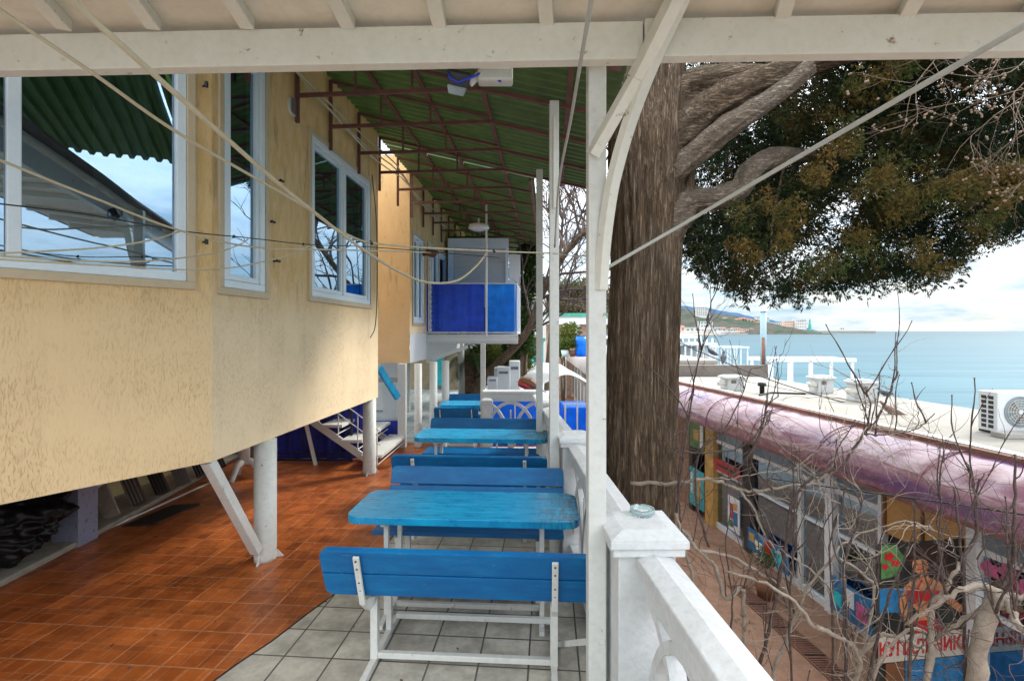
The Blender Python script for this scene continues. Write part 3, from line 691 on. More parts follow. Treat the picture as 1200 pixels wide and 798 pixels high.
# yellow wall and the junk leaning on it
mb = MB(); mb.prism([(-5.9,1.0,0), (-4.9,2.6,0), (-4.75,4.0,0), (-4.6,7.8,0), (-4.75,7.8,0), (-5.0,3.9,0), (-6.1,1.0,0)], (0,0,1.35)); solo('yellow_wall', mb, 'plaster', 'yellow plaster wall in the shade under the house', 'wall')
junk = [(128,628,.30,.42,'plank','dark wooden crate lid leaning right of the blue grey post'), (158,608,.30,.40,'slab','speckled stone slab propped between dark boards'), (190,590,.16,.50,'plank','perforated dark board leaning beyond the speckled slab'),
        (213,578,.18,.50,'plank','second dark leaning board in the row by the wall'), (232,570,.20,.46,'darkwall','grey louvred panel third in the row of boards'), (247,562,.16,.46,'darkwall','fourth leaning grey louvred panel in the row'), (258,556,.16,.44,'plank','farthest dark board by the wall')]
for i, (px, py, w, h, mt, lb) in enumerate(junk):
    Z = EYE*F/(py+24-HY); Z = 4.75+i*.36; x = -4.18+i*.012
    t = thing('leaning_board', lb, 'board', (x,Z,.06), R(8), 'boards leaning along the yellow wall')
    mb = MB(); fr = Matrix.Translation((x,Z,.06)) @ Matrix.Rotation(R(-24), 4, 'Y') @ Matrix.Rotation(R(10), 4, 'Z')
    mb.box((-.08,-.012,0), (.08,.012,h+.04), fr); add('board', mb, mt, t, bevel=.005)
    mb = MB()
    for k in range(4): mb.box((-.07+k*.038,-.021,.03), (-.055+k*.038,-.0125,h), fr)
    if mt != 'slab': add('slat', mb, 'black' if i % 2 else 'darkwall', t)
mb = MB(); mb.tube([P(95,634,4.67), P(255,562,6.62)], .018, 10); solo('white_pipe', mb, 'white', 'long white pipe lying on the tiles along the row of boards', 'pipe', smooth=True)
mb = MB(); mb.tube([(-4.15,4.55,.36), (-4.3,6.0,.62)], .02, 10); mb.tube([(-4.2,4.5,.50), (-4.33,6.1,.68)], .02, 10); solo('tubular_frame', mb, 'cable', 'rusty tube frame lying across the boards', 'frame', smooth=True)
mb = MB(); mb.prism([(-3.98,5.0,.006), (-3.7,5.05,.006), (-3.6,5.65,.006), (-3.88,5.6,.006)], (0,0,.012)); solo('rubber_mat', mb, 'black', 'dark flat mat on the terracotta tiles beside the white pipe', 'mat')
# rubbish bag: a crumpled sack with a gathered neck
mb = MB(); n, kk = 140, 90; c = Vector((-4.42,3.98,.06)); base = 0
for i in range(kk+1):
    ph = math.pi*i/kk
    for j in range(n):
        th = 2*math.pi*j/n; d = Vector((math.sin(ph)*math.cos(th), math.sin(ph)*math.sin(th), math.cos(ph)))
        cr = 1 + .22*noise.noise(d*2.2) + .20*abs(noise.noise(d*4+Vector((3,1,2)))) - .10*abs(noise.noise(d*8)) - .03*abs(noise.noise(d*19))
        mb.v.append(Vector((c.x+d.x*.62*cr, c.y+d.y*.42*cr, max(.058, c.z+.34+d.z*(.40 if d.z > 0 else .34)*cr + (.0 if d.z < .8 else (d.z-.8)*.6)))))
for i in range(kk):
    for j in range(n): mb.f.append((i*n+j, (i+1)*n+j, (i+1)*n+(j+1)%n, i*n+(j+1)%n))
solo('rubbish_bag', mb, 'bag', 'crumpled shiny black rubbish bag on the concrete kerb', 'rubbish bag', smooth=True)

# ================================================================= FURNITURE
def rrect(x0, x1, y0, y1, r, z, n=6):
    pts = []
    for (cx, cy, a) in ((x1-r,y1-r,0), (x0+r,y1-r,90), (x0+r,y0+r,180), (x1-r,y0+r,270)):
        for k in range(n+1): t = R(a+90*k/n); pts.append(Vector((cx+r*math.cos(t), cy+r*math.sin(t), z)))
    return pts
TA = -R(3.6)
def make_table(lab):
    t = thing('garden_table', lab, 'table', (0,0,0), 0, 'turquoise tables on the veranda')
    # planks clipped from one rounded outline
    L, D, r, n = .795, .29, .10, 4; out = rrect(-L, L, -D, D, r, 0, 8)
    for k in range(n):
        y0 = -D+2*D*k/n+.0015; y1 = -D+2*D*(k+1)/n-.0015
        def hx(y):
            yy = abs(y)
            return L if yy < D-r else L-r+math.sqrt(max(0, r*r-(yy-(D-r))**2))
        ys = [y0+(y1-y0)*i/8 for i in range(9)]
        pts = [Vector((hx(y),y,.70)) for y in ys]+[Vector((-hx(y),y,.70)) for y in reversed(ys)]
        mb = MB(); mb.prism(pts, (0,0,.05)); add('top_plank', mb, 'table', t, bevel=.004, local=True)
    for sx in (-1, 1):
        for y in (-.16, .16):
            mb = MB(); mb.bar((sx*.54,y,.03), (sx*.54,y,.685), .032, .032); add('leg', mb, 'white', t, local=True, bevel=.003)
        mb = MB(); mb.bar((sx*.54,-.24,.683), (sx*.54,.24,.683), .034, .03, (0,0,1)); add('top_batten', mb, 'white', t, local=True)
        mb = MB(); mb.bar((sx*.54,-.30,.018), (sx*.54,.30,.018), .034, .03); add('foot', mb, 'white', t, local=True)
    mb = MB(); mb.bar((-.52,0,.02), (.52,0,.02), .03, .03); add('stretcher', mb, 'white', t, local=True)
    return t
def make_bench(lab):
    """origin under the back legs; sitters face local +Y"""
    t = thing('garden_bench', lab, 'bench', (0,0,0), 0, 'blue benches on the veranda')
    L = .755
    def bp(z): return -.20-.11*(z-.50)/.30      # the plane of the backrest
    for (z0, z1) in ((.505,.648), (.657,.80)):
        mb = MB(); r = .045
        def hx(q, lo, hi):
            d = min(q-lo, hi-q); return L if d > r else L-r+math.sqrt(max(0, r*r-(r-d)**2))
        top = z0 > .6; zs = [z0+(z1-z0)*i/16 for i in range(17)]
        def hh(z): d = (z1-z) if top else (z-z0); return L if d > r else L-r+math.sqrt(max(0, r*r-(r-d)**2))
        pts = [Vector((hh(z),bp(z),z)) for z in zs]+[Vector((-hh(z),bp(z),z)) for z in reversed(zs)]
        mb.prism(pts, (0,.036,.012)); add('back_plank', mb, 'bench', t, local=True, bevel=.005)
    for k in range(4):
        y0 = -.055+.092*k; mb = MB(); mb.box((-L+.02,y0,.436), (L-.02,y0+.086,.466)); add('seat_plank', mb, 'bench', t, local=True, bevel=.005)
    for sx in (-1, 1):
        x = sx*.54
        mb = MB(); mb.bar((x,-.01,.03), (x,-.01,.40), .045, .045); add('leg', mb, 'white', t, local=True, bevel=.004)
        mb = MB(); mb.bar((x,.27,.03), (x,.27,.40), .036, .036); add('leg', mb, 'white', t, local=True, bevel=.004)
        mb = MB(); mb.bar((x,-.32,.02), (x,.42,.02), .036, .034); add('skid', mb, 'white', t, local=True, bevel=.003)
        mb = MB(); mb.bar((x,-.13,.402), (x,.30,.402), .036, .034); add('seat_rail', mb, 'white', t, local=True)
        mb = MB(); mb.bar((x*1.0,bp(.47)-.02,.46), (x*1.0,bp(.78)-.012,.775), .034, .016, (0,1,0)); mb.bar((x,-.13,.40), (x,bp(.47)-.015,.47), .03, .03); br = add('back_bracket', mb, 'white', t, local=True, bevel=.003)
        mb = MB()
        for z in (.56,.61,.70,.75): p = Vector((x,bp(z)-.023,z)); mb.tube([p, p-Vector((0,.006,0))], .006, 6)
        add('bolt', mb, 'brace_rust', br, local=True)
    for y in (-.01, .40): mb = MB(); mb.bar((-.53,y,.05), (.53,y,.05), .034, .034); add('stretcher', mb, 'white', t, local=True, bevel=.003)
    return t
bench = make_bench('nearest blue bench with its two plank back turned to the camera')
bench.location = (-.29,2.94,.0); bench.rotation_euler = (0,0,TA)
table = make_table('nearest turquoise table with worn blackened right end')
table.location = (-.325,3.54,0); table.rotation_euler = (0,0,TA)
dup(table, (-.36,5.98,0), TA, 'middle turquoise table, second from the camera')
t3 = dup(table, (-.86,8.55,0), TA*.5, 'farthest turquoise table beside the small white pier', sx=.46)
benches = [(-.325,4.02,math.pi+TA,None,'blue bench facing the camera just behind the nearest table'), (-.40,4.98,TA,None,'blue bench with its back to the camera before the middle table'),
           (-.38,6.42,math.pi+TA,None,'blue bench facing the camera behind the middle table'), (-.87,7.95,TA*.5,.46,'far blue bench in front of the farthest table'), (-.87,9.0,math.pi,.46,'blue bench behind the farthest table')]
for (x, y, a, sx, lb) in benches: dup(bench, (x,y,0), a, lb, sx=sx)

# ================================================================= BALUSTRADE
def pier(cx, cy, ang, w, d, ztop, lab):
    t = thing('pier', lab, 'pier', (cx,cy,0), ang, 'white piers of the balustrade')
    m = WM[t.name]; mb = MB(); mb.box((-w*.37,-d*.37,0), (w*.37,d*.37,ztop-.085), m); add('shaft', mb, 'concrete_white', t, bevel=.006)
    mb = MB(); mb.box((-w*.46,-d*.46,ztop-.10), (w*.46,d*.46,ztop-.062), m); mb.box((-w*.5,-d*.5,ztop-.0615), (w*.5,d*.5,ztop-.025), m)
    h, q = ztop-.0245, ztop
    mb.hexa([m@Vector(p) for p in ((-w*.5,-d*.5,h),(w*.5,-d*.5,h),(w*.5,d*.5,h),(-w*.5,d*.5,h),(-w*.3,-d*.3,q),(w*.3,-d*.3,q),(w*.3,d*.3,q),(-w*.3,d*.3,q))]); add('cap', mb, 'concrete_white', t, bevel=.006)
    return t
pier(.595, 2.30, R(1), .345, .37, 1.115, 'nearest white pier with a broad sloping cap under the glass ashtray')
pier(.548, 4.36, R(2), .30, .34, 1.10, 'second white pier behind the near post')
pier(.455, 6.45, R(3), .28, .32, 1.10, 'third white pier along the balustrade')
pier(-.385, 7.62, 0, .17, .2, .96, 'small white pier with pyramid cap near the farthest table')
def balustrade(a, b, lab, h=1.02, wd=.16):
    a = Vector((*a,0)); b = Vector((*b,0)); L = (b-a).length; d = (b-a).normalized(); ang = math.atan2(d.y, d.x)
    t = thing('balustrade', lab, 'balustrade', a, ang); m = WM[t.name]
    mb = MB(); prof = [(-wd/2,h-.05), (wd/2,h-.05), (wd/2,h-.012), (wd*.06,h+.012), (-wd/2,h-.012)]
    mb.prism([m@Vector((0,y,z)) for (y, z) in prof], (b-a)); add('handrail', mb, 'concrete_white', t, bevel=.006)
    mb = MB(); mb.box((0,-.05,h-.17), (L,.05,h-.051), m); add('frieze', mb, 'concrete_white', t)
    mb = MB(); mb.box((0,-.06,.0), (L,.06,.16), m); add('plinth', mb, 'concrete_white', t)
    H = h-.17-.16; n = max(2, round(L/.42)); w = L/n
    def arc(c, r, a0, a1, zc, k=16, th=.045, dp=.035):
        mm = MB()
        for i in range(k):
            t0, t1 = R(a0+(a1-a0)*i/k), R(a0+(a1-a0)*(i+1)/k)
            q = lambda rr, tt, yy: m@Vector((min(L, max(0, c+rr*math.cos(tt))), yy, min(.16+H, max(.16, zc+rr*math.sin(tt)*(H/w if False else 1)))))
            mm.hexa([q(r-th,t0,-dp), q(r,t0,-dp), q(r,t0,dp), q(r-th,t0,dp), q(r-th,t1,-dp), q(r,t1,-dp), q(r,t1,dp), q(r-th,t1,dp)])
        return mm
    for i in range(n+1):                      # tall interlaced arches
        c = i*w; mm = MB(); th, dp = .045, .034
        for s0 in range(18):
            t0, t1 = math.pi*s0/18, math.pi*(s0+1)/18
            q = lambda off, tt, yy: m@Vector((c+(w-.0-off)*math.cos(tt), yy+(i%2)*.004, .16+(H-off)*math.sin(tt)))
            pts = [q(th,t0,-dp), q(0,t0,-dp), q(0,t0,dp), q(th,t0,dp), q(th,t1,-dp), q(0,t1,-dp), q(0,t1,dp), q(th,t1,dp)]
            xs = [(m.inverted()@p).x for p in pts]
            if min(xs) < .0 or max(xs) > L: continue
            mm.hexa(pts)
        if mm.v: add('arch', mm, 'concrete_white', t)
    for i in range(n*2+1):
        x = i*w/2
        if .02 < x < L-.02:
            mm = MB(); mm.box((x-.014,-.02,.16), (x+.014,.02,.16+H*(.55 if i % 2 else .8)), m); add('baluster', mm, 'concrete_white', t)
    return t
balustrade((.80,-1.2), (.625,2.17), 'white concrete balustrade running from the near pier towards the camera')
balustrade((.605,2.46), (.562,4.22), 'white balustrade between the first and second piers')
balustrade((.545,4.52), (.462,6.30), 'white balustrade between the second and third piers')
balustrade((.45,6.60), (.40,7.60), 'short white balustrade beyond the third pier')
balustrade((.42,7.72), (-.46,7.72), 'white end balustrade with interlaced arches across the veranda', h=1.07)
# ashtray
c = Vector((.63,2.37,1.115))
mb = MB(); k = 28
prof = [(.052,.0), (.060,.012), (.058,.030), (.050,.030), (.045,.010), (.0,.008)]
base = 0
for (r, z) in prof:
    for j in range(k):
        th = 2*math.pi*j/k; zz = z-(.006 if z > .02 and (j % 7 == 0) else 0); mb.v.append(c+Vector((max(r,.0005)*math.cos(th), max(r,.0005)*math.sin(th), zz+.001)))
for i in range(len(prof)-1):
    for j in range(k): mb.f.append((i*k+j, i*k+(j+1)%k, (i+1)*k+(j+1)%k, (i+1)*k+j))
m_, t_, o_ = nt('ashtray_glass'); b_ = bsdf(t_, o_, (.75,.93,.93), .04); b_.inputs['Transmission Weight'].default_value = .85; M['ashglass'] = m_
ash = thing('ashtray', 'round clear glass ashtray on the cap of the nearest pier', 'ashtray', c)
add('dish', mb, 'ashglass', ash, smooth=True)
mb = MB()
for i, a in enumerate((.3, 1.5, 2.6)): mb.tube([c+Vector((.02*math.cos(a), .02*math.sin(a), .016)), c+Vector((-.028*math.cos(a+.5), -.028*math.sin(a+.5), .018))], .004, 8)
add('cigarette_end', mb, 'white_clean', ash)

# ================================================================= VERANDA ROOF AND POSTS
ZBm = 3.22
roof = thing('veranda_roof', 'cream painted veranda roof with a long beam and short rafters overhead', 'roof', (0,2.2,ZBm))
def zb(py, Z): return EYE+(HY-py)/F*Z
pL0 = (-3.6, 2.31); pL1 = (.585, 2.165); pR0 = (.585, 2.165); pR1 = (2.75, 2.09)
def beam(a, b, z0, z1, th):
    a = Vector((*a,0)); b = Vector((*b,0)); d = (b-a).normalized(); n = Vector((-d.y, d.x, 0))*th; mb = MB()
    U = lambda p, z, k=0: p+n*k+Vector((0,0,z))
    return mb.hexa([U(a,z0), U(b,z0), U(b,z0,1), U(a,z0,1), U(a,z1), U(b,z1), U(b,z1,1), U(a,z1,1)])
add('beam', beam(pL0, (.58,2.166), 3.205, 3.372, .062), 'cream_metal', roof, bevel=.004)
add('beam', beam((.586,2.150), pR1, 3.205, 3.372, .062), 'cream_metal', roof, bevel=.004)
mb = MB(); mb.hexa([(-3.6,1.1,3.412),(2.8,1.1,3.412),(2.8,2.2,3.412),(-3.6,2.38,3.412),(-3.6,1.1,3.432),(2.8,1.1,3.432),(2.8,2.2,3.432),(-3.6,2.38,3.432)]); add('ceiling_board', mb, 'ceiling', roof)
mb = MB(); mb.hexa([(-3.65,1.0,3.44),(2.85,1.0,3.44),(2.85,2.3,3.44),(-3.65,2.45,3.44),(-3.65,1.0,3.47),(2.85,1.0,3.47),(2.85,2.3,3.47),(-3.65,2.45,3.47)]); add('roof_sheet', mb, 'darkwall', roof)
for (x1, x0) in ((75,0), (180,118), (290,238), (408,368), (515,497), (641,634), (915,935), (1058,1098), (1200,1262)):
    Z = 2.20-.02*(x1-600)/600; xa = XZ(x1,Z); Zc = 1.22/((HY-0)/F); xb = XZ(x0,Zc)
    dx = (xb-xa)/(Zc-Z); mb = MB(); a = Vector((xa,Z,3.385)); b = Vector((xa+dx*(1.15-Z),1.15,3.385)); mb.bar(a, b, .062, .052); add('rafter', mb, 'cream_metal', roof, bevel=.004)
# curved knee brace from the near post up to the roof
pts = [(704,340,2.31), (706,305,2.30), (710,265,2.29), (716,225,2.275), (724,190,2.26), (735,152,2.235), (748,115,2.20), (762,80,2.16), (779,42,2.10), (797,4,2.03), (815,-35,1.95)]
V0 = [P(*p) for p in pts]; V = []
for i in range(len(V0)-1):
    a_, b_, c_, d_ = V0[max(i-1,0)], V0[i], V0[i+1], V0[min(i+2,len(V0)-1)]
    for q in range(4): u = q/4; V.append(.5*((2*b_)+(c_-a_)*u+(2*a_-5*b_+4*c_-d_)*u*u+(3*b_-a_-3*c_+d_)*u**3))
V.append(V0[-1]); mb = MB()
hd = Vector((.62,-.55,0)).normalized(); wn = Vector((hd.y, -hd.x, 0))*-.0
side = Vector((.75,.55,0)).normalized()*.027
for i in range(len(V)-1):
    pass
n0 = len(mb.v)
for i in range(len(V)):
    d = (V[min(i+1,len(V)-1)]-V[max(i-1,0)]).normalized(); up = side.cross(d).normalized()*.022
    mb.v += [V[i]-side-up, V[i]+side-up, V[i]+side+up, V[i]-side+up]
for i in range(len(V)-1):
    for k in range(4): mb.f.append((4*i+k, 4*i+(k+1)%4, 4*i+4+(k+1)%4, 4*i+4+k))
mb.f.append((3,2,1,0)); e_ = 4*(len(V)-1); mb.f.append((e_,e_+1,e_+2,e_+3))
add('knee_brace', mb, 'cream_metal', roof, bevel=.003)
mb = MB(); mb.bar(P(694,182,2.30), P(745,92,2.19), .075, .05, (1,.2,0)); mb.bar(P(745,92,2.19), P(800,-18,2.0), .085, .055, (1,.2,0)); add('rafter', mb, 'cream_metal', roof, bevel=.004)

def vpost(x, y, w, top, lab, z0=0, bracket=True):
    t = thing('veranda_post', lab, 'post', (x,y,z0), 0, 'white posts along the balustrade')
    mb = MB(); mb.box((x-w/2,y-w/2,z0), (x+w/2,y+w/2,top)); add('shaft', mb, 'white', t, bevel=.005)
    mb = MB(); mb.box((x-w*.9,y-w*.9,z0+.005), (x+w*.9,y+w*.9,z0+.015)); add('base_plate', mb, 'white', t)
    if bracket: mb = MB(); mb.bar((x,y-w*.62,top-.15), (x,y-w*.62,top-.95), .02, .03); add('splice_plate', mb, 'cream_metal', t)
    return t
vpost(.402, 2.345, .084, 3.37, 'nearest and widest white post beside the pier with the ashtray', bracket=False)
vpost(.373, 4.35, .082, 4.03, 'second white post rising past the green canopy')
vpost(.345, 6.15, .08, 4.02, 'third white post in line beyond the second')
vpost(XZ(566,7.75), 7.75, .075, 1.80, 'fourth white post at the small pier under the balcony', bracket=False)
mb = MB(); mb.bar((.42,2.30,.55), (.30,3.1,.02), .03, .03); solo('post_stay', mb, 'white', 'thin white stay leaning beside the foot of the nearest post', 'stay')

# lamp and box on the beam
lamp = thing('spot_lamp', 'old black and white spot lamp tied with ribbon behind the veranda beam', 'lamp', P(538,84,2.33))
c = P(538,96,2.33); fr = Matrix.Translation(c) @ Matrix.Rotation(R(25), 4, 'X') @ Matrix.Rotation(R(12), 4, 'Y')
mb = MB(); mb.hexa([fr@Vector(q) for q in ((-.045,-.03,-.045),(.045,-.03,-.045),(.04,.03,-.03),(-.04,.03,-.03),(-.06,-.035,.045),(.06,-.035,.045),(.045,.03,.05),(-.045,.03,.05))]); add('housing', mb, 'black', lamp, bevel=.012)
mb = MB(); mb.hexa([fr@Vector(q) for q in ((-.04,-.045,-.062),(.035,-.045,-.062),(.03,.0,-.047),(-.035,.0,-.047),(-.05,-.05,-.02),(.045,-.05,-.02),(.045,-.036,-.02),(-.05,-.036,-.02))]); add('reflector', mb, 'shutter', lamp, bevel=.008)
mb = MB(); mb.bar(c+Vector((.05,0,-.01)), c+Vector((.12,.01,.06)), .018, .03); add('bracket_arm', mb, 'white_clean', lamp)
mb = MB(); mb.tube([c+Vector((-.05,-.045,.02)), c+Vector((-.03,-.058,-.015)), c+Vector((0,-.06,-.035)), c+Vector((.05,-.05,-.01)), c+Vector((.12,-.03,.03)), c+Vector((.2,-.03,-.015))], .006, 6); add('ribbon', mb, 'tarp', lamp, smooth=True)
jb = thing('junction_box', 'grey translucent junction box on the back of the veranda beam', 'junction box', P(580,84,2.32))
a = P(560,98,2.32); b = P(601,76,2.32)
mb = MB(); mb.box((a.x,2.29,a.z), (b.x,2.36,b.z)); add('case', mb, 'cable', jb, bevel=.012)
mb = MB(); mb.box((a.x+.01,2.282,a.z+.05), (b.x-.01,2.289,b.z)); add('lid', mb, 'pvc', jb, bevel=.003)

# ================================================================= ROPES AND CABLES
def catm(p, n=8):
    out = []; p = [Vector(q) for q in p]; q = [p[0]*2-p[1]]+p+[p[-1]*2-p[-2]]
    for i in range(1, len(q)-2):
        for k in range(n):
            t = k/n; a, b, c, d = q[i-1], q[i], q[i+1], q[i+2]
            out.append(.5*((2*b)+(c-a)*t+(2*a-5*b+4*c-d)*t*t+(3*b-a-3*c+d)*t**3))
    return out+[p[-1]]
def rope(name, pts, r, mat, lab, cat, tie=None):
    V = catm([P(*p) for p in pts]); mb = MB(); mb.tube(V, r, 8); t = thing(name, lab, cat, V[0])
    add('strand', mb, mat, t, smooth=True)
    for k in (tie or []): c = V[int(k*(len(V)-1))]; mb = MB(); mb.tube([c-Vector((.006,0,.006)), c+Vector((.006,0,.006))], r*2.4, 8); add('tie', mb, 'black', t)
rope('rope', [(-60,-35,1.35), (0,12,1.5), (110,87,1.75), (215,160,2.1), (350,238,2.7), (405,274,3.1), (453,287,3.5), (568,294,4.2), (648,297,4.35)], .0070, 'rope', 'yellowed rope from the upper left corner, lower of the two thick ones', 'rope', (.72,.9))
rope('rope', [(50,-50,1.1), (85,0,1.2), (150,60,1.35), (215,118,1.55), (330,218,2.1), (415,285,2.8), (463,316,3.3), (500,331,3.7), (535,329,4.0), (558,312,4.2), (572,294,4.25)], .0090, 'rope', 'thickest yellowed rope crossing in front of the windows', 'rope')
rope('rope', [(-60,165,1.7), (0,188,1.9), (105,230,2.2), (210,270,2.6), (300,290,3.1), (400,293,3.6), (505,296,4.0)], .0055, 'rope', 'tan rope crossing the middle of the large window', 'rope')
rope('wire', [(-60,232,1.7), (0,239,1.9), (105,252,2.3), (215,271,2.7), (292,279,3.1), (365,287,3.4), (440,290,3.8), (585,302,4.2)], .0032, 'black', 'thin black wire knotted across the windows', 'wire', (.42,.55,.70))
rope('wire', [(-60,300,1.8), (0,297,1.9), (110,291,2.2), (175,282,2.4), (212,271,2.65)], .004, 'rope', 'short tan cord sagging to the first knot', 'cord')
rope('wire', [(-60,299,1.8), (0,300,1.9), (150,307,2.3), (245,298,2.8), (280,287,3.0), (292,279,3.08)], .004, 'rope', 'tan cord sagging to the knot over the narrow window', 'cord')
rope('wire', [(-60,300,1.8), (0,304,1.9), (120,311,2.2), (250,316,2.8), (325,303,3.2), (350,295,3.35), (364,287,3.4)], .004, 'rope', 'lowest tan cord ending in a knot left of the double window', 'cord')
rope('steel_cable', [(1290,-18,1.0), (1200,31,1.15), (1100,89,1.38), (1000,147,1.66), (900,205,2.0), (800,263,2.35), (706,317,2.40)], .0085, 'cable', 'grey steel cable slanting from the upper right to the near post', 'cable')
rope('steel_cable', [(703,-70,1.35), (693,0,1.6), (680,75,2.1), (668,145,2.8), (655,215,3.7), (650,290,4.2)], .0085, 'cable', 'grey cable coming down to the second post', 'cable')
rope('wire', [(648,297,4.28), (672,300,4.0), (700,300,2.45)], .004, 'cable', 'short grey wire from the second post to the nearest one', 'wire')
rope('power_line', [(700,360,13), (794,401,11.5), (902,445,10), (1025,482,9.0), (1095,504,8.3), (1200,532,7.5), (1300,560,7)], .011, 'black', 'black power line sagging over the flat shop roof', 'power line')
rope('power_line', [(840,440,12), (900,452,11), (1060,483,9.2), (1120,498,8.3), (1200,514,7.6), (1300,535,7)], .006, 'black', 'thin black line above the thicker one over the roof', 'power line')
rope('power_line', [(900,560,6.0), (975,571,5.5), (1080,585,4.9), (1200,603,4.2), (1300,620,3.8)], .008, 'black', 'blue black line in front of the purple awning', 'power line')
rope('wire', [(436,205,6.4), (441,260,6.6), (442,330,6.7), (440,380,6.7), (434,396,6.65)], .006, 'black', 'loose black wire hanging at the end of the first house', 'wire')

# ================================================================= CYPRESS
def big_trunk():
    mb = MB(); n, k = 110, 90; base = Vector((1.22,4.75,GZ))
    for i in range(k+1):
        z = GZ+(5.0-GZ)*i/k; q = (z-GZ)/(5.0-GZ)
        cx = 1.165+.20*q; cy = 4.75+.05*q; r = .325-.012*q+.16*max(0, .15-q) + .06*math.exp(-((z-3.9)/.5)**2)
        for j in range(n):
            th = 2*math.pi*j/n; tw = th+.10*z+.05*math.sin(z*1.7)
            a = Vector((math.cos(tw)*2.2, math.sin(tw)*2.2, z*.22)); b = Vector((math.cos(tw)*9, math.sin(tw)*9, z*.55)); c = Vector((math.cos(tw)*26, math.sin(tw)*26, z*1.3))
            rr = r*(1+.10*noise.noise(a)) + .020*noise.noise(b) + .060*(.3-abs(noise.noise(b*1.5+Vector((5,5,5))))) + .012*noise.noise(c)
            mb.v.append(Vector((cx+rr*math.cos(th), cy+rr*math.sin(th), z)))
    for i in range(k):
        for j in range(n): mb.f.append((i*n+j, i*n+(j+1)%n, (i+1)*n+(j+1)%n, (i+1)*n+j))
    return mb
def limb(pts, n=36, amp=.22, sub=7, tw=0):
    V = catm([p[0] for p in pts], sub); rs = []
    for i in range(len(pts)-1):
        for q in range(sub): t = q/sub; rs.append(pts[i][1]*(1-t)+pts[i+1][1]*t)
    rs.append(pts[-1][1]); mb = MB(); mb.tube(V, rs, n)
    for i, c in enumerate(V):
        for j in range(n):
            v = mb.v[i*n+j]; d = v-c; th = 2*math.pi*j/n
            a = Vector((math.cos(th)*3, math.sin(th)*3, i*.13)); b = Vector((math.cos(th)*8, math.sin(th)*8, i*.3))
            mb.v[i*n+j] = c+d*(1+amp*noise.noise(a)+amp*1.0*noise.noise(b))
    return mb
cyp = thing('cypress_tree', 'old cypress with a thick furrowed trunk beyond the balustrade and a dark rusty tipped crown', 'tree', (1.22,4.75,GZ))
add('trunk', big_trunk(), 'bark', cyp, smooth=True)
add('limb', limb([(P(765,150,4.75),.26), (P(800,112,4.7),.20), (P(850,98,4.6),.15), (P(905,92,4.5),.12), (P(980,62,4.4),.10), (P(1080,20,4.3),.08)]), 'limb_bark', cyp, smooth=True)
add('limb', limb([(P(770,175,4.75),.24), (P(805,150,4.6),.19), (P(850,118,4.45),.15), (P(905,92,4.35),.13), (P(960,68,4.3),.12), (P(1060,35,4.2),.10)]), 'limb_bark', cyp, smooth=True)
add('limb', limb([(P(785,205,4.6),.11), (P(812,182,4.48),.105), (P(850,152,4.36),.10), (P(900,118,4.28),.085), (P(950,78,4.2),.07)]), 'wood_bare', cyp, smooth=True)
add('limb', limb([(P(772,262,4.75),.27), (P(796,246,4.7),.17), (P(812,236,4.7),.12), (P(838,234,4.65),.105), (P(866,222,4.6),.10), (P(882,198,4.6),.095), (P(905,186,4.65),.09), (P(935,182,4.8),.06), (P(990,190,5.2),.045)]), 'wood_bare', cyp, smooth=True)
add('limb_stub', limb([(P(800,240,4.70),.07), (P(807,215,4.66),.055), (P(808,197,4.65),.045), (P(808,192,4.65),.02)], 20), 'bark', cyp, smooth=True)
add('limb_stub', limb([(P(738,120,4.8),.12), (P(722,95,4.9),.09), (P(705,60,5.0),.07)], 20), 'bark', cyp, smooth=True)

def inside(px, py, poly):
    c = False; j = len(poly)-1
    for i in range(len(poly)):
        if (poly[i][1] > py) != (poly[j][1] > py) and px < (poly[j][0]-poly[i][0])*(py-poly[i][1])/(poly[j][1]-poly[i][1])+poly[i][0]: c = not c
        j = i
    return c
rnd = random.Random(11)
def rv(): 
    while True:
        v = Vector((rnd.uniform(-1,1), rnd.uniform(-1,1), rnd.uniform(-1,1)))
        if .05 < v.length < 1: return v.normalized()
def spray(mb, c, d, L, w, nleaf=5):
    """a flat cypress spray: a few pointed scale-leaf fingers fanning from a stalk"""
    s = d.cross(rv()).normalized()
    for i in range(nleaf):
        a = (i-(nleaf-1)/2)*.45+rnd.uniform(-.15,.15); e = (d*math.cos(a)+s*math.sin(a)).normalized(); l = L*rnd.uniform(.6,1.1)
        nn = e.cross(rv()).normalized()*w
        b = c+e*l*.1; mb.poly([b-nn*.7, b+e*l*.6-nn*.9, b+e*l, b+e*l*.55+nn])
poly = [(796,-120), (796,70), (860,100), (815,150), (808,200), (806,262), (800,285), (815,300), (812,318), (836,335), (862,342), (900,348), (925,352), (960,344), (1000,336), (1045,333), (1085,330), (1105,318), (1130,298), (1160,282), (1200,276), (1260,262), (1330,250), (1330,-120)]
def blobs(mb, clumps, nper, L, w):
    for (c, r) in clumps:
        for _ in range(int(nper*(r/.25)**2)):
            d = rv(); q = c+d*r*(rnd.random()**.45)*Vector((1,1,.8)).length*.62
            dd = (d+Vector((0,0,-.25))+rv()*.5).normalized(); spray(mb, q, dd, L*rnd.uniform(.7,1.3), w)
cl, tips = [], []
tries = 0
while len(cl) < 1250 and tries < 40000:
    tries += 1; px = rnd.uniform(796,1330); py = rnd.uniform(-110,352)
    if not inside(px, py, poly): continue
    if not inside(px, py+16, poly) and rnd.random() < .5: continue
    if px < 900 and py < 200 and rnd.random() < .45: continue
    Z = rnd.uniform(4.6,7.6) if py > 60 else rnd.uniform(4.2,7.5)
    if px < 930 and py < 260: Z = rnd.uniform(5.4,8.0)
    g = noise.noise(Vector((px*.012, py*.016, Z*.3)))
    if g < -.30: continue
    c = P(px,py,Z); r = rnd.uniform(.13,.27)
    cl.append((c, r))
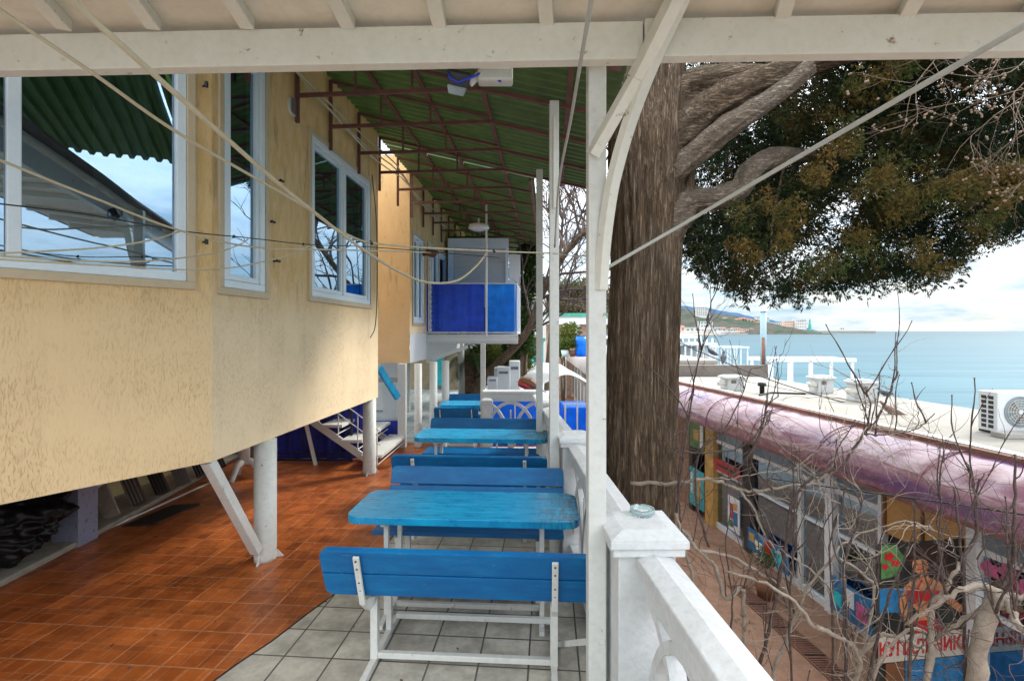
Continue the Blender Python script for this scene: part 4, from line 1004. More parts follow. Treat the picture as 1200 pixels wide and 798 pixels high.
for _ in range(230):
    px = rnd.uniform(800,925); py = rnd.uniform(60,285); cl.append((P(px,py,rnd.uniform(6.2,8.2)), rnd.uniform(.12,.24)))
# a denser rim along the lower edge
for i in range(6, len(poly)-1):
    (x0,y0), (x1,y1) = poly[i], poly[i+1]
    if y0 < 100 or y1 < 100: continue
    for k in range(int(math.hypot(x1-x0, y1-y0)/8)+1):
        t = rnd.random(); Z = rnd.uniform(5.0,6.6); cl.append((P(x0+(x1-x0)*t+rnd.uniform(-6,6), y0+(y1-y0)*t-rnd.uniform(6,24), Z), rnd.uniform(.09,.19)))
mb = MB(); blobs(mb, cl, 125, .062, .0068); add('crown', mb, 'cypress', cyp)
for (px, py, n_) in ((985,170,10), (1000,110,8), (1050,85,9), (1030,215,12), (1090,222,10), (1060,240,14), (1130,215,16), (1120,228,8), (1175,205,12), (1190,215,14), (960,200,8), (930,250,8), (900,285,9), (1010,285,8), (950,310,8), (870,300,7), (1080,300,8), (990,150,8), (880,250,7), (1150,260,8)):
    for _ in range(n_): tips.append((P(px+rnd.gauss(0,13), py+rnd.gauss(0,10), rnd.uniform(4.15,4.6)), rnd.uniform(.06,.11)))
mb = MB(); blobs(mb, tips, 330, .036, .0045); add('foliage_tips', mb, 'cypress_tip', cyp)
# inner twigs that carry the sprays
mb = MB()
for _ in range(110):
    c, r = rnd.choice(cl); e = P(rnd.choice((860,930,1000,1100)), rnd.uniform(60,140), 5.2); m1 = (c+e)*.5+rv()*.25
    a = c+(e-c)*.55; mb.tube(catm([c, (c+a)*.5+rv()*.08, a], 3), [.004,.006,.008,.010,.013,.015,.018][:7], 4, False)
add('branchlets', mb, 'bark', cyp)['kind'] = 'stuff'
# hanging dry twigs with little cones
def twig(mb, p, d, L, r, depth, cones=None, droop=-.15, seg=6, wig=.22, kids=3):
    pts = [p]; dd = d.normalized()
    for i in range(seg): dd = (dd+rv()*wig+Vector((0,0,droop))*.3).normalized(); pts.append(pts[-1]+dd*L/seg)
    mb.tube(pts, [r*(1-.7*i/seg) for i in range(seg+1)], 5, False)
    if cones is not None and depth == 0:
        for _ in range(2): cones.append(pts[-1]+rv()*.015)
    if depth > 0:
        for _ in range(kids):
            i = rnd.randint(1, seg); e = (dd+rv()*.8).normalized(); twig(mb, pts[i], e, L*rnd.uniform(.45,.7), r*.6, depth-1, cones, droop, max(3, seg-2), wig, kids)
mb = MB(); cones = []
for (px, py, ex, ey) in ((1215,60,1070,165), (1230,90,1100,180), (1235,120,1130,195), (1240,70,1150,170), (1100,62,1060,160), (1240,150,1165,195), (1180,58,1110,135), (1240,95,1060,140), (1215,75,1180,190)):
    a, b = P(px,py,3.95), P(ex,ey,4.05); twig(mb, a, b-a, (b-a).length, .0046, 3, cones, -.15, 9, .26, 3)
add('dry_twigs', mb, 'conetwig', cyp, smooth=True)['kind'] = 'stuff'
mb = MB()
for c in cones[:380]: mb.blob(c, .010, 6, 4)
add('cones', mb, 'conetwig', cyp, smooth=True)['kind'] = 'stuff'

# ================================================================= BARE SHRUBS BEYOND THE RAIL
def shrub(lab, limbs, shoots, seed, extra, box, loc):
    global rnd
    rnd = random.Random(seed)
    t = thing('bare_shrub', lab, 'shrub', loc, 0, 'leafless shrubs below the balustrade'); dark = MB(); tw = MB()
    nodes = []
    for (pts, r0, r1) in limbs:
        V = catm([P(*p) for p in pts], 5); k = len(V); V = [v+rv()*.009 for v in V]
        sc_ = .95 if r0 > .049 else .60
        pale = MB(); pale.tube(V, [sc_*(r0+(r1-r0)*i/(k-1))*(1+.09*math.sin(i*2.3)+.07*math.sin(i*1.1)) for i in range(k)], 10); nodes += V[max(2, k//3):]; add('branch', pale, 'figbark', t, smooth=True)
    for (pts, r0) in shoots:
        V = catm([P(*p) for p in pts], 5); k = len(V)
        sh_ = MB(); sh_.tube([v+rv()*.005 for v in V], [r0*(1-.55*i/(k-1))*(1.22 if i % 4 == 0 else 1) for i in range(k)], 7); nodes += V
        add('shoot', sh_, 'twig', t, smooth=True)
    for _ in range(extra):
        b = rnd.choice(nodes); up = rnd.random()
        if up < .27:      # young upright shoot
            d = Vector((rnd.uniform(-.5,.5), rnd.uniform(-.3,.3), 1)); L = rnd.uniform(.2,.65); r = rnd.uniform(.0032,.0066); pts = [b]; dd = d.normalized()
            for i in range(9): dd = (dd+rv()*.14+Vector((0,0,.05))).normalized(); pts.append(pts[-1]+dd*L/9)
            dark.tube(pts, [r*(1-.5*i/9)*(1.3 if i % 3 == 0 else 1) for i in range(10)], 6); dark.blob(pts[-1], r*.9, 6, 4)
            if rnd.random() < .5: twig(dark, pts[5], dd+rv()*.7, L*.45, r*.6, 0, None, .3, 5, .2)
        else:             # tangled pale twig
            twig(tw, b, rv()+Vector((0,0,-.1)), rnd.uniform(.2,.55), rnd.uniform(.0018,.0038), 1, None, -.05 if rnd.random() < .6 else .5, 7, .36, 2)
    a_ = add('fine_shoots', dark, 'twig', t, smooth=True); a_['kind'] = 'stuff'; a_ = add('fine_twigs', tw, 'figbark' if seed == 5 else 'twig', t, smooth=True); a_['kind'] = 'stuff'
    return t
base1 = (2.35,3.0,GZ)
shrub('leafless shrub nearest the camera with a thick pale curving stem at the right', [
    ([(1110,1250,3.0), (1125,1000,2.85), (1138,850,2.7), (1146,770,2.62), (1157,722,2.58), (1172,694,2.55)], .050, .040),
    ([(1172,694,2.55), (1150,686,2.55), (1120,694,2.55), (1095,712,2.6), (1060,730,2.7)], .030, .012),
    ([(1172,694,2.55), (1185,712,2.5), (1192,730,2.45), (1215,745,2.4)], .032, .026),
    ([(1166,704,2.55), (1120,730,2.7), (1095,752,2.8)], .022, .018),
    ([(1095,752,2.8), (1070,735,2.85), (1040,760,2.9), (1020,800,2.95)], .018, .013),
    ([(1110,1250,3.0), (1070,900,2.9), (1085,800,2.8), (1092,740,2.78), (1090,712,2.76), (1108,688,2.72), (1125,660,2.7)], .040, .014),
    ([(1180,698,2.55), (1200,700,2.5), (1240,712,2.4)], .026, .02)],
   [([(1172,690,2.55), (1184,668,2.55), (1188,630,2.5), (1190,580,2.5), (1191,532,2.5)], .011), ([(1125,660,2.7), (1142,630,2.7), (1144,590,2.7), (1140,565,2.7), (1135,545,2.7)], .010),
    ([(1130,900,2.7), (1131,780,2.7), (1130,690,2.7), (1124,620,2.7), (1118,570,2.7)], .010), ([(1108,700,2.7), (1100,640,2.7), (1104,600,2.7), (1099,575,2.7)], .006),
    ([(1060,900,2.8), (1066,760,2.8), (1070,690,2.8), (1072,640,2.8), (1070,588,2.8)], .009), ([(1210,760,2.4), (1180,740,2.5), (1160,700,2.5), (1145,655,2.6)], .006)], 3, 120, None, base1)
shrub('leafless shrub in the middle with forked dark shoots reaching above the purple awning', [
    ([(950,1250,3.6), (975,950,3.4), (1000,800,3.3), (1005,770,3.25), (990,750,3.2), (955,735,3.2)], .045, .022),
    ([(880,1200,3.6), (900,900,3.5), (908,790,3.5), (930,730,3.5), (945,690,3.4), (985,640,3.3)], .032, .012),
    ([(1005,770,3.25), (1030,745,3.2), (1060,750,3.1), (1085,760,3.0)], .022, .018),
    ([(955,735,3.2), (925,700,3.2), (890,680,3.3), (850,668,3.4)], .020, .014),
    ([(985,640,3.3), (1010,625,3.3), (1060,610,3.2), (1095,620,3.2)], .010, .006),
    ([(1000,800,3.3), (1025,700,3.25), (1005,668,3.2), (985,655,3.2)], .016, .010)],
   [([(890,780,3.5), (905,720,3.5), (920,640,3.45), (928,590,3.4), (950,560,3.35), (985,545,3.3), (1012,508,3.3), (1030,488,3.3), (1042,462,3.3), (1053,436,3.3)], .012),
    ([(1012,508,3.3), (1030,510,3.3), (1060,506,3.3), (1078,500,3.3), (1095,484,3.3)], .006), ([(1015,505,3.3), (1020,480,3.3), (1014,455,3.3)], .006),
    ([(990,820,3.2), (992,740,3.2), (990,660,3.2), (1005,615,3.2), (1012,578,3.2)], .011), ([(1000,900,3.1), (1030,740,3.1), (1050,680,3.1), (1065,640,3.1)], .010),
    ([(975,860,3.3), (975,700,3.3), (972,640,3.3), (985,590,3.3)], .008), ([(930,860,3.4), (925,720,3.4), (930,640,3.4), (930,560,3.4), (927,520,3.4)], .008)], 5, 165, None, (1.9,3.5,GZ))
shrub('leafless shrub beside the cypress trunk with a long pale limb arching right', [
    ([(790,900,4.0), (815,745,3.9), (812,680,3.8), (800,640,3.75), (793,600,3.7)], .03, .018),
    ([(740,566,4.1), (790,566,3.9), (822,561,3.8), (850,566,3.75), (872,575,3.7), (905,573,3.6), (945,567,3.6), (965,560,3.55), (985,530,3.5)], .026, .010),
    ([(868,574,3.7), (885,600,3.65), (905,640,3.6), (940,660,3.5), (975,690,3.4)], .014, .010),
    ([(750,600,4.1), (800,622,3.9), (818,645,3.8), (850,650,3.8), (885,668,3.7), (920,690,3.6)], .030, .016),
    ([(818,645,3.8), (838,665,3.75), (850,700,3.7), (868,690,3.7), (872,720,3.7), (868,900,3.7)], .024, .026),
    ([(822,561,3.8), (860,560,3.7), (885,555,3.6), (925,550,3.55), (955,530,3.5), (985,510,3.5)], .009, .005)],
   [([(793,600,3.7), (800,540,3.7), (806,500,3.7), (812,455,3.7), (822,410,3.7), (828,380,3.7), (833,354,3.7)], .008), ([(830,640,3.8), (815,580,3.8), (820,530,3.8), (848,505,3.8), (866,470,3.8), (880,432,3.8)], .008),
    ([(905,573,3.6), (880,540,3.6), (893,505,3.6), (905,478,3.6)], .007), ([(850,566,3.75), (870,545,3.7), (888,515,3.7), (900,475,3.7), (912,465,3.7)], .008),
    ([(800,530,3.8), (830,530,3.8), (860,527,3.75), (885,510,3.7), (900,480,3.7)], .008), ([(850,860,3.6), (855,760,3.6), (858,700,3.6), (850,640,3.6), (858,590,3.6)], .008), ([(800,640,3.75), (795,560,3.75), (808,470,3.8), (815,462,3.8)], .006)], 9, 150, None, (1.5,4.0,GZ))
rnd = random.Random(5)
# dead fig leaves caught in the twigs
mb = MB()
c = P(873,730,3.55)
for _ in range(26): d = rv(); q = c+d*.05; e = rv()*.03; mb.poly([q, q+e, q+e*.6+rv()*.02, q+rv()*.02])
solo('dead_leaves', mb, 'conetwig', 'withered brown leaf cluster caught in the twigs beside the balustrade', 'dead leaves')

# ================================================================= SHOP ROW
XR, XA, XF = 6.10, 5.33, 6.0; ZR = .65
row = thing('shop_row', 'long flat roofed row of shops with a purple curved awning along the promenade', 'shop building', K(XF,8,GZ))
def kq(mb, X0, X1, Z0, Z1, z0, z1): return mb.hexa([K(X0,Z0,z0), K(X1,Z0,z0), K(X1,Z1,z0), K(X0,Z1,z0), K(X0,Z0,z1), K(X1,Z0,z1), K(X1,Z1,z1), K(X0,Z1,z1)])
mb = MB(); kq(mb, XR-.1, 9.06, 1, 14.5, ZR-.12, ZR); 
add('flat_roof', mb, 'grey_roof', row)
mb = MB(); kq(mb, XR-.10, XR+.04, 1, 14.5, ZR+.002, ZR+.035); add('roof_edge', mb, 'white', row)
mb = MB(); kq(mb, XR-.18, XR-.105, 1, 14.5, ZR-.06, ZR+.02); add('gutter', mb, 'rustpole', row)
mb = MB(); kq(mb, XF+.5, 8.9, 1, 14.5, GZ, ZR-.125); add('shop_body', mb, 'kiosk_dark', row)
mb = MB(); na, ns = 12, 150; sag = lambda Z: .012*math.sin(Z*5.2)
for j in range(ns+1):
    Z = 1.0+13.5*j/ns; bay = (Z % 1.55)/1.55; s = .030*math.sin(math.pi*bay)+.010*math.sin(Z*14)
    for i in range(na+1):
        a = math.pi/2*i/na; X = XR-.13-(XR-.13-XA)*math.sin(a); z = .03+(ZR-.03-.03)*math.cos(a)**.8 - s*math.sin(2*a) + .006*noise.noise(Vector((X*9,Z*3,0)))
        mb.v.append(K(X,Z,z))
for j in range(ns):
    for i in range(na): mb.f.append((j*(na+1)+i, j*(na+1)+i+1, (j+1)*(na+1)+i+1, (j+1)*(na+1)+i))
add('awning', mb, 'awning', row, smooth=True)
mb = MB(); kq(mb, XA-.012, XA+.018, 1, 14.5, -.02, .028); add('awning_edge', mb, 'brace_rust', row)
for k in range(9):
    Z = 1.0+1.55*k; pts = []
    for i in range(na+1): a = math.pi/2*i/na; pts.append(K(XR-.13-(XR-.13-XA)*math.sin(a), Z, .034+(ZR-.03-.03)*math.cos(a)**.8))
    mb = MB(); mb.tube(pts, .012, 6); add('awning_rib', mb, 'awning', row, smooth=True)
# shop fronts
SH = lambda px: KZ(px, XF)
def panel(px0, px1, z0, z1, mat, x=0.0, d=.04, name='panel', lab=None, parent=None):
    mb = MB(); kq(mb, XF-x-d, XF-x, SH(px1), SH(px0), z0, z1); return add(name, mb, mat, parent or row, label=lab)
panel(760,812,GZ,.02,'promenade',0,.08,'plaster_wall'); panel(833,843,GZ,.02,'yellow',.0,.14,'yellow_column'); panel(812,816,GZ,.02,'grate',0,.10,'pillar')
panel(877,886,GZ,.02,'grate',0,.12,'pillar'); panel(975,985,GZ,.02,'white_clean',0,.12,'pillar'); panel(1144,1156,GZ,.02,'white_clean',0,.12,'pillar'); panel(940,944,GZ,.02,'white',0,.08,'pillar')
panel(1037,1041,GZ,.02,'white_clean',0,.1,'pillar')
for (a, b) in ((843,877), (886,940), (944,975), (985,1037), (1156,1260)):
    mb = MB(); z0 = -.42
    Z0, Z1 = SH(b), SH(a)
    for k in range(9): z = z0+.044*k; mb.hexa([K(XF-.06,Z0,z), K(XF-.02,Z0,z), K(XF-.02,Z1,z), K(XF-.06,Z1,z), K(XF-.045,Z0,z+.042), K(XF-.02,Z0,z+.042), K(XF-.02,Z1,z+.042), K(XF-.045,Z1,z+.042)])
    add('shutter_box', mb, 'shutter', row)
    sf = panel(a,b,-.50,-.425,'white_clean',0,.07,'window_frame')
    panel(a,b,-1.15,-1.10,'white_clean',0,.06,'frame_rail',parent=None); panel(a,b,GZ,GZ+.12,'white_clean',0,.07,'sill')
    mb = MB(); kq(mb, XF-.03, XF-.025, SH(b), SH(a), GZ+.12, -.5); add('shop_window', mb, M['glass'], row)
rr = random.Random(4)
goods = ['red','cyan','pool','green','pink','white_clean','yellow','banner_dark','skin','white_clean','turq']
def shelf_stock(a, b, zs, n):
    for z in zs:
        panel(a, b, z-.02, z, 'white_clean', -.30, .28, 'shelf')
        Z0, Z1 = SH(b), SH(a)
        for i in range(n):
            u = Z0+(Z1-Z0)*(i+rr.uniform(.1,.5))/n; w = (Z1-Z0)/n*rr.uniform(.3,.7); h = rr.uniform(.10,.26); X = XF+rr.uniform(.05,.15); mb = MB()
            if rr.random() < .6: kq(mb, X, X+.1, u, u+w, z+.001, z+h)
            else: mb.tube([K(X+.06,u,z+.001), K(X+.06,u,z+h*.7), K(X+.06,u,z+h)], [w*.35,w*.4,w*.12], 10)
            o = solo('souvenir', mb, rr.choice(goods), 'small souvenir on the shop shelves behind the bare shrub', 'souvenir', 'souvenirs on the shop shelves')
shelf_stock(843,877,(-.85,-1.3,-1.7),5); shelf_stock(985,1037,(-.85,-1.25,-1.65,-2.0),7); shelf_stock(1156,1215,(-.95,-1.5),5); shelf_stock(890,938,(-1.4,-1.9),4)
# posters on the fronts
def poster(px0, px1, z0, z1, mat, lab, bits=()):
    t = thing('poster', lab, 'poster', K(XF-.1, (SH(px0)+SH(px1))/2, z0)); Z0, Z1 = SH(px1), SH(px0); mb = MB(); kq(mb, XF-.165, XF-.15, Z0, Z1, z0, z1); add('sheet', mb, mat, t)
    for (u0, u1, w0, w1, mt) in bits:
        mb = MB(); kq(mb, XF-.172, XF-.166, Z0+(Z1-Z0)*u0, Z0+(Z1-Z0)*u1, z0+(z1-z0)*w0, z0+(z1-z0)*w1); add('print', mb, mt, t)
poster(816,833,-2.2,-1.3,'cyan','cyan poster with yellow shapes beside the yellow column',[(.2,.4,.2,.8,'yellow'), (.5,.65,.15,.7,'yellow'), (.75,.9,.3,.85,'white_clean')])
poster(816,833,-.8,-.15,'green','green and white poster high beside the yellow column',[(.3,.7,.3,.7,'yellow'), (.05,.25,.1,.9,'white_clean')])
poster(862,876,-2.15,-1.45,'white_clean','white poster with bright beach toys print low on the window',[(.15,.5,.2,.6,'pool'), (.5,.8,.35,.8,'red'), (.2,.45,.65,.85,'yellow'), (.55,.85,.1,.3,'green')])
poster(846,876,-1.05,-.80,'red','red strip sign with a dark stripe across the shop window',[(.1,.9,.4,.6,'banner_dark')])
poster(886,935,-2.25,-1.85,'pool','low blue beach print under the dark glass door',[(.1,.3,.2,.8,'turq'), (.4,.55,.3,.9,'red'), (.6,.8,.2,.6,'white_clean'), (.82,.95,.4,.8,'yellow')])
poster(985,1036,-2.25,-1.75,'pool','blue and pink beach print below the shelves of the middle window',[(.1,.35,.2,.7,'pink'), (.4,.6,.4,.9,'white_clean'), (.7,.9,.2,.6,'turq')])
panel(1041,1144,-.75,.02,'plywood',.02,.06,'plywood_board'); panel(1041,1144,GZ,-.75,'banner_dark',-.05,.04,'dark_opening')
panel(1043,1046,-.75,.0,'brown_door',.08,.02,'board_batten'); panel(1088,1091,-.75,.0,'brown_door',.08,.02,'board_batten')
# pink flower strip above the right window
fl = thing('flower_sticker', 'pink flower sticker across the top of the right shop window', 'sticker', K(XF-.08,SH(1190),-.7))
for k in range(7):
    Z = SH(1152)-.15-.17*k; mb = MB(); c = K(XF-.085,Z,-.62+.05*math.sin(k*2.1)); pts = []
    for j in range(40): th = 2*math.pi*j/40; q = .10*(.65+.35*abs(math.cos(2.5*th))); pts.append(c+KD*q*math.cos(th)+Vector((0,0,q*math.sin(th))))
    mb.prism(pts, (-.004-.001*k,0,0)); add('petals', mb, 'pink', fl)

# swimwear banner -------------------------------------------------------
bn = thing('advertising_banner', 'standing banner of a dark haired woman in a red swimsuit above a red lettered strip', 'banner', (4.75,5.6,GZ), R(8)); m = WM[bn.name]
L_ = lambda u, z, d=0: m@Vector((u, -d, z))   # local plane, z from the promenade
def flat(pts, mat, d, name, lab=None, raw=False):
    if not raw: pts = [((u*1.22-.02 if name not in ('pool_print','leaf_print','flower_print') else u), .97+(z-.62)*.765) for (u, z) in pts]
    mb = MB(); mb.prism([L_(u,z,d) for (u, z) in pts], m.to_3x3()@Vector((0,-.0015,0))); return add(name, mb, mat, bn, label=lab)
mb = MB(); mb.box((-.62,0,.12), (.55,.02,2.0), m); add('board', mb, 'banner_dark', bn)
mb = MB(); mb.box((-.64,.001,.0), (-.61,.03,2.0), m); mb.box((.54,.001,0), (.57,.03,2.0), m); add('frame_leg', mb, 'grate', bn)
flat([(-.62,.95),(-.20,.95),(-.15,1.15),(-.30,1.30),(-.62,1.32)], 'pool', .001, 'pool_print')
def ell(cx, cz_, a, b, n=28, t0=0, rot=0): return [(cx+a*math.cos(2*math.pi*i/n)*math.cos(rot)-b*math.sin(2*math.pi*i/n)*math.sin(rot), cz_+a*math.cos(2*math.pi*i/n)*math.sin(rot)+b*math.sin(2*math.pi*i/n)*math.cos(rot)) for i in range(n)]
flat([(-.6,1.45),(-.38,1.5),(-.30,1.75),(-.42,1.95),(-.6,1.95)], 'green', .001, 'leaf_print'); 
for (u, z, r) in ((-.50,1.78,.07), (-.42,1.68,.06), (-.55,1.64,.05)): flat([(u+r*(.6+.4*abs(math.cos(2.5*t/6)))*math.cos(t/6), z+r*(.6+.4*abs(math.cos(2.5*t/6)))*math.sin(t/6)) for t in range(38)], 'red', .003, 'flower_print')
flat([(-.20,1.66),(-.19,1.80),(-.10,1.89),(.04,1.91),(.18,1.84),(.27,1.66),(.30,1.45),(.36,1.22),(.30,1.10),(.20,1.16),(.14,1.30),(.10,1.5),(-.05,1.5)], 'hair', .002, 'hair')
flat([(-.14,1.42),(-.02,1.46),(.14,1.36),(.20,1.22),(.14,1.05),(.08,.95),(.10,.80),(.17,.66),(-.12,.66),(-.14,.82),(-.10,.95),(-.22,1.15),(-.24,1.32)], 'skin', .004, 'body')
flat([(-.08,1.38),(.02,1.38),(.02,1.52),(-.06,1.54)], 'skin', .0056, 'neck')
flat(ell(-.07,1.62,.085,.125,rot=.15), 'skin', .0075, 'face')
flat(ell(-.105,1.64,.018,.007), 'hair', .0095, 'eye'); flat(ell(-.035,1.645,.018,.007), 'hair', .0095, 'eye'); flat(ell(-.085,1.565,.025,.009), 'red', .0095, 'lips')
flat([(-.19,1.74),(-.07,1.79),(.05,1.74),(.06,1.60),(.03,1.66),(-.05,1.725),(-.13,1.70)], 'hair', .0096, 'fringe')
flat([(.14,1.34),(.22,1.2),(.34,1.02),(.42,.92),(.36,.86),(.24,1.0),(.14,1.12)], 'skin', .0035, 'arm'); flat([(-.22,1.3),(-.3,1.1),(-.28,.9),(-.18,.72),(-.14,.76),(-.20,.95),(-.19,1.12),(-.13,1.22)], 'skin', .0035, 'arm')
flat([(-.22,1.28),(-.08,1.24),(.02,1.26),(.15,1.22),(.17,1.10),(.06,1.04),(-.04,1.10),(-.14,1.05),(-.22,1.12)], 'red', .0075, 'swimsuit'); flat([(-.14,.80),(.12,.80),(.19,.62),(-.12,.62)], 'red', .0075, 'swimsuit')
flat([(-.12,1.26),(-.09,1.26),(-.04,1.40),(-.06,1.41)], 'red', .0076, 'strap')
flat([(-.64,.67),(.56,.67),(.56,.965),(-.64,.965)], 'banner_white', .009, 'text_strip', raw=True)
cu = bpy.data.curves.new('lettering', 'FONT'); cu.body = 'КУПАЛЬНИКИ'; cu.size = .215; cu.align_x = 'CENTER'; cu.extrude = .0015; cu.offset = .007
to = bpy.data.objects.new('lettering_tmp', cu); COL.objects.link(to); bpy.context.view_layer.update()
me = bpy.data.meshes.new_from_object(to.evaluated_get(bpy.context.evaluated_depsgraph_get())); bpy.data.objects.remove(to)
me.materials.clear(); me.materials.append(M['red']); lo = bpy.data.objects.new('lettering', me); COL.objects.link(lo); lo.parent = bn; lo.location = (-.04,-.0125,.745); lo.rotation_euler = (R(90),0,0); lo.scale = (.80,1,1)
flat([(-.3,.22),(.5,.22),(.5,.66),(-.3,.66)], 'pool', .009, 'lower_print', raw=True); flat([(-.55,.22),(-.31,.22),(-.31,.66),(-.55,.66)], 'brown_door', .009, 'lower_print', raw=True)

# drain grates in the promenade
for i in range(5):
    Z = 5.4+.62*i; mb = MB(); X = 4.75
    t = thing('drain_grate', 'iron slotted drain grate in the promenade, %s of the line' % ('nearest','second','third','fourth','farthest')[i], 'drain grate', K(X,Z,GZ), 0, 'drain grates in the promenade')
    mb = MB(); kq(mb, X, X+.32, Z, Z+.6, GZ+.004, GZ+.008); add('pit', mb, 'black', t)
    mb = MB()
    for k in range(13): kq(mb, X+.01, X+.31, Z+.02+.045*k, Z+.04+.045*k, GZ+.0085, GZ+.02)
    kq(mb, X, X+.02, Z, Z+.6, GZ+.0085, GZ+.021); kq(mb, X+.30, X+.32, Z, Z+.6, GZ+.0085, GZ+.021); add('bars', mb, 'rustpole', t)
mb = MB(); kq(mb, 3.6, 3.75, 1, 14, GZ+.002, GZ+.10); solo('promenade_kerb', mb, 'concrete', 'low kerb running along the promenade under the shrubs', 'kerb')
# little plants in pots by the shop door
pp = thing('potted_plant', 'small yellow green potted plant beside the dark shop door', 'plant', (4.2,8.1,GZ))
mb = MB(); mb.tube([(4.2,8.1,GZ), (4.2,8.1,GZ+.3)], [.13,.18], 16); add('pot', mb, 'brown_door', pp, smooth=True)
mb = MB()
for _ in range(260): d = rv(); c = Vector((4.2,8.1,GZ+.55))+Vector((d.x*.28,d.y*.28,abs(d.z)*.3))*rnd.random(); e = rv()*.09; mb.poly([c, c+e*.5+rv()*.02, c+e, c+e*.5-rv()*.02])
add('foliage', mb, 'leaf', pp)

# roof furniture -----------------------------------------------------------
def vent(px, pyb, w, h, lab, pipe=True):
    Z = (EYE-ZR)*F/(pyb-HY); x = XZ(px,Z)
    t = thing('roof_vent', lab, 'roof vent', (x,Z,ZR), R(2), 'masonry vents on the shop roof'); m = WM[t.name]
    mb = MB(); mb.box((-w/2,-w/2,0), (w/2,w/2,h*.8), m); add('shaft', mb, 'concrete_white', t, bevel=.01)
    mb = MB(); mb.box((-w*.62,-w*.62,h*.8), (w*.62,w*.62,h*.93), m); mb.box((-w*.5,-w*.5,h*.93), (w*.5,w*.5,h), m); add('cap', mb, 'concrete_white', t, bevel=.015)
    mb = MB(); mb.box((-w*.3,-w/2-.004,h*.5), (w*.0,-w/2+.01,h*.72), m); add('opening', mb, 'darkwall', t)
    if pipe: mb = MB(); mb.tube([m@Vector((-w*.55,-.1,h*.5)), m@Vector((-w*.95,-.1,h*.5)), m@Vector((-w*.95,-.1,h*.62))], .06, 12); add('outlet_pipe', mb, 'cream_metal', t, smooth=True)
vent(1009,470,.34,.42,'white masonry roof vent nearest the air conditioner'); vent(962,460,.34,.38,'middle white masonry roof vent'); vent(858,457,.38,.34,'far white roof vent with two caps near the dark parapet')
x, Z = XZ(893,10.6), 10.6; mb = MB(); mb.tube([(x,Z,ZR), (x,Z,ZR+.16), (x,Z,ZR+.165), (x,Z,ZR+.24)], [.05,.05,.09,.08], 12); solo('vent_pipe', mb, 'black', 'short black vent pipe standing alone on the shop roof', 'pipe', smooth=True)
mb = MB(); mb.tube([K(6.4,10.2,ZR+.02), K(6.9,10.6,ZR+.02), K(7.5,10.4,ZR+.02)], .02, 6); solo('roof_cable', mb, 'black', 'black cable lying on the flat shop roof', 'cable')
ac = thing('air_conditioner', 'white air conditioner unit with round fan on the shop roof', 'air conditioner', (6.30,6.36,ZR), R(-2)); m = WM[ac.name] @ Matrix.Scale(.84, 4)
mb = MB(); mb.box((0,0,.04), (.86,.33,.66), m); add('case', mb, 'white_clean', ac, bevel=.012)
mb = MB(); mb.tube([m@Vector((.34,-.004,.36)), m@Vector((.34,-.010,.36))], .20, 40); gr = add('fan_opening', mb, 'shutter', ac)
mb = MB()
for k in range(5): mb.tube([m@Vector((.34+(.04*k+.03)*math.cos(2*math.pi*q/32), -.014, .36+(.04*k+.03)*math.sin(2*math.pi*q/32))) for q in range(33)], .003, 5, False)
for k in range(12): a = math.pi*2*k/12; mb.tube([m@Vector((.34,-.014,.36)), m@Vector((.34+.2*math.cos(a),-.014,.36+.2*math.sin(a)))], .003, 5, False)
add('fan_guard', mb, 'white', gr)
mb = MB()
for k in range(3):
    a0 = 2.09*k+.4; pts = [m@Vector((.34+r*math.cos(a), -.0115, .36+r*math.sin(a))) for (r, a) in ((.03,a0), (.18,a0-.35), (.19,a0), (.17,a0+.35), (.03,a0+.8))]; mb.prism(pts, m.to_3x3()@Vector((0,-.001,0)))
add('fan_blade', mb, 'darkwall', gr); mb = MB(); mb.tube([m@Vector((.34,-.012,.36)), m@Vector((.34,-.022,.36))], .03, 16); add('fan_hub', mb, 'white_clean', gr)
mb = MB()
for k in range(7):
    for c in (.06, .18): mb.box((-.004,c,.09+.075*k), (.006,c+.085,.09+.075*k+.052), m)
add('side_grille', mb, 'black', ac)
mb = MB(); mb.box((.56,-.006,.57), (.70,.002,.585), m); mb.box((.56,-.006,.595), (.66,.002,.605), m); add('badge', mb, 'black', ac)
for x in (.06, .76): mb = MB(); mb.box((x,-.05,0), (x+.06,.38,.039), m); add('foot_rail', mb, 'black', ac)
mb = MB(); mb.box((6.15,6.12,ZR+.001), (7.6,6.30,ZR+.07)); solo('roof_curb', mb, 'concrete', 'low concrete curb in front of the air conditioner', 'curb', bevel=.01)
mb = MB(); mb.tube([(6.66,6.2,ZR+.07), (6.66,6.2,ZR+.36)], .022, 8); mb.tube([(6.66,6.2,ZR+.36), (6.66,6.2,ZR+.385)], .03, 8); solo('rusty_pipe_stub', mb, 'rustpole', 'short rust red pipe stub before the air conditioner', 'pipe', smooth=True)

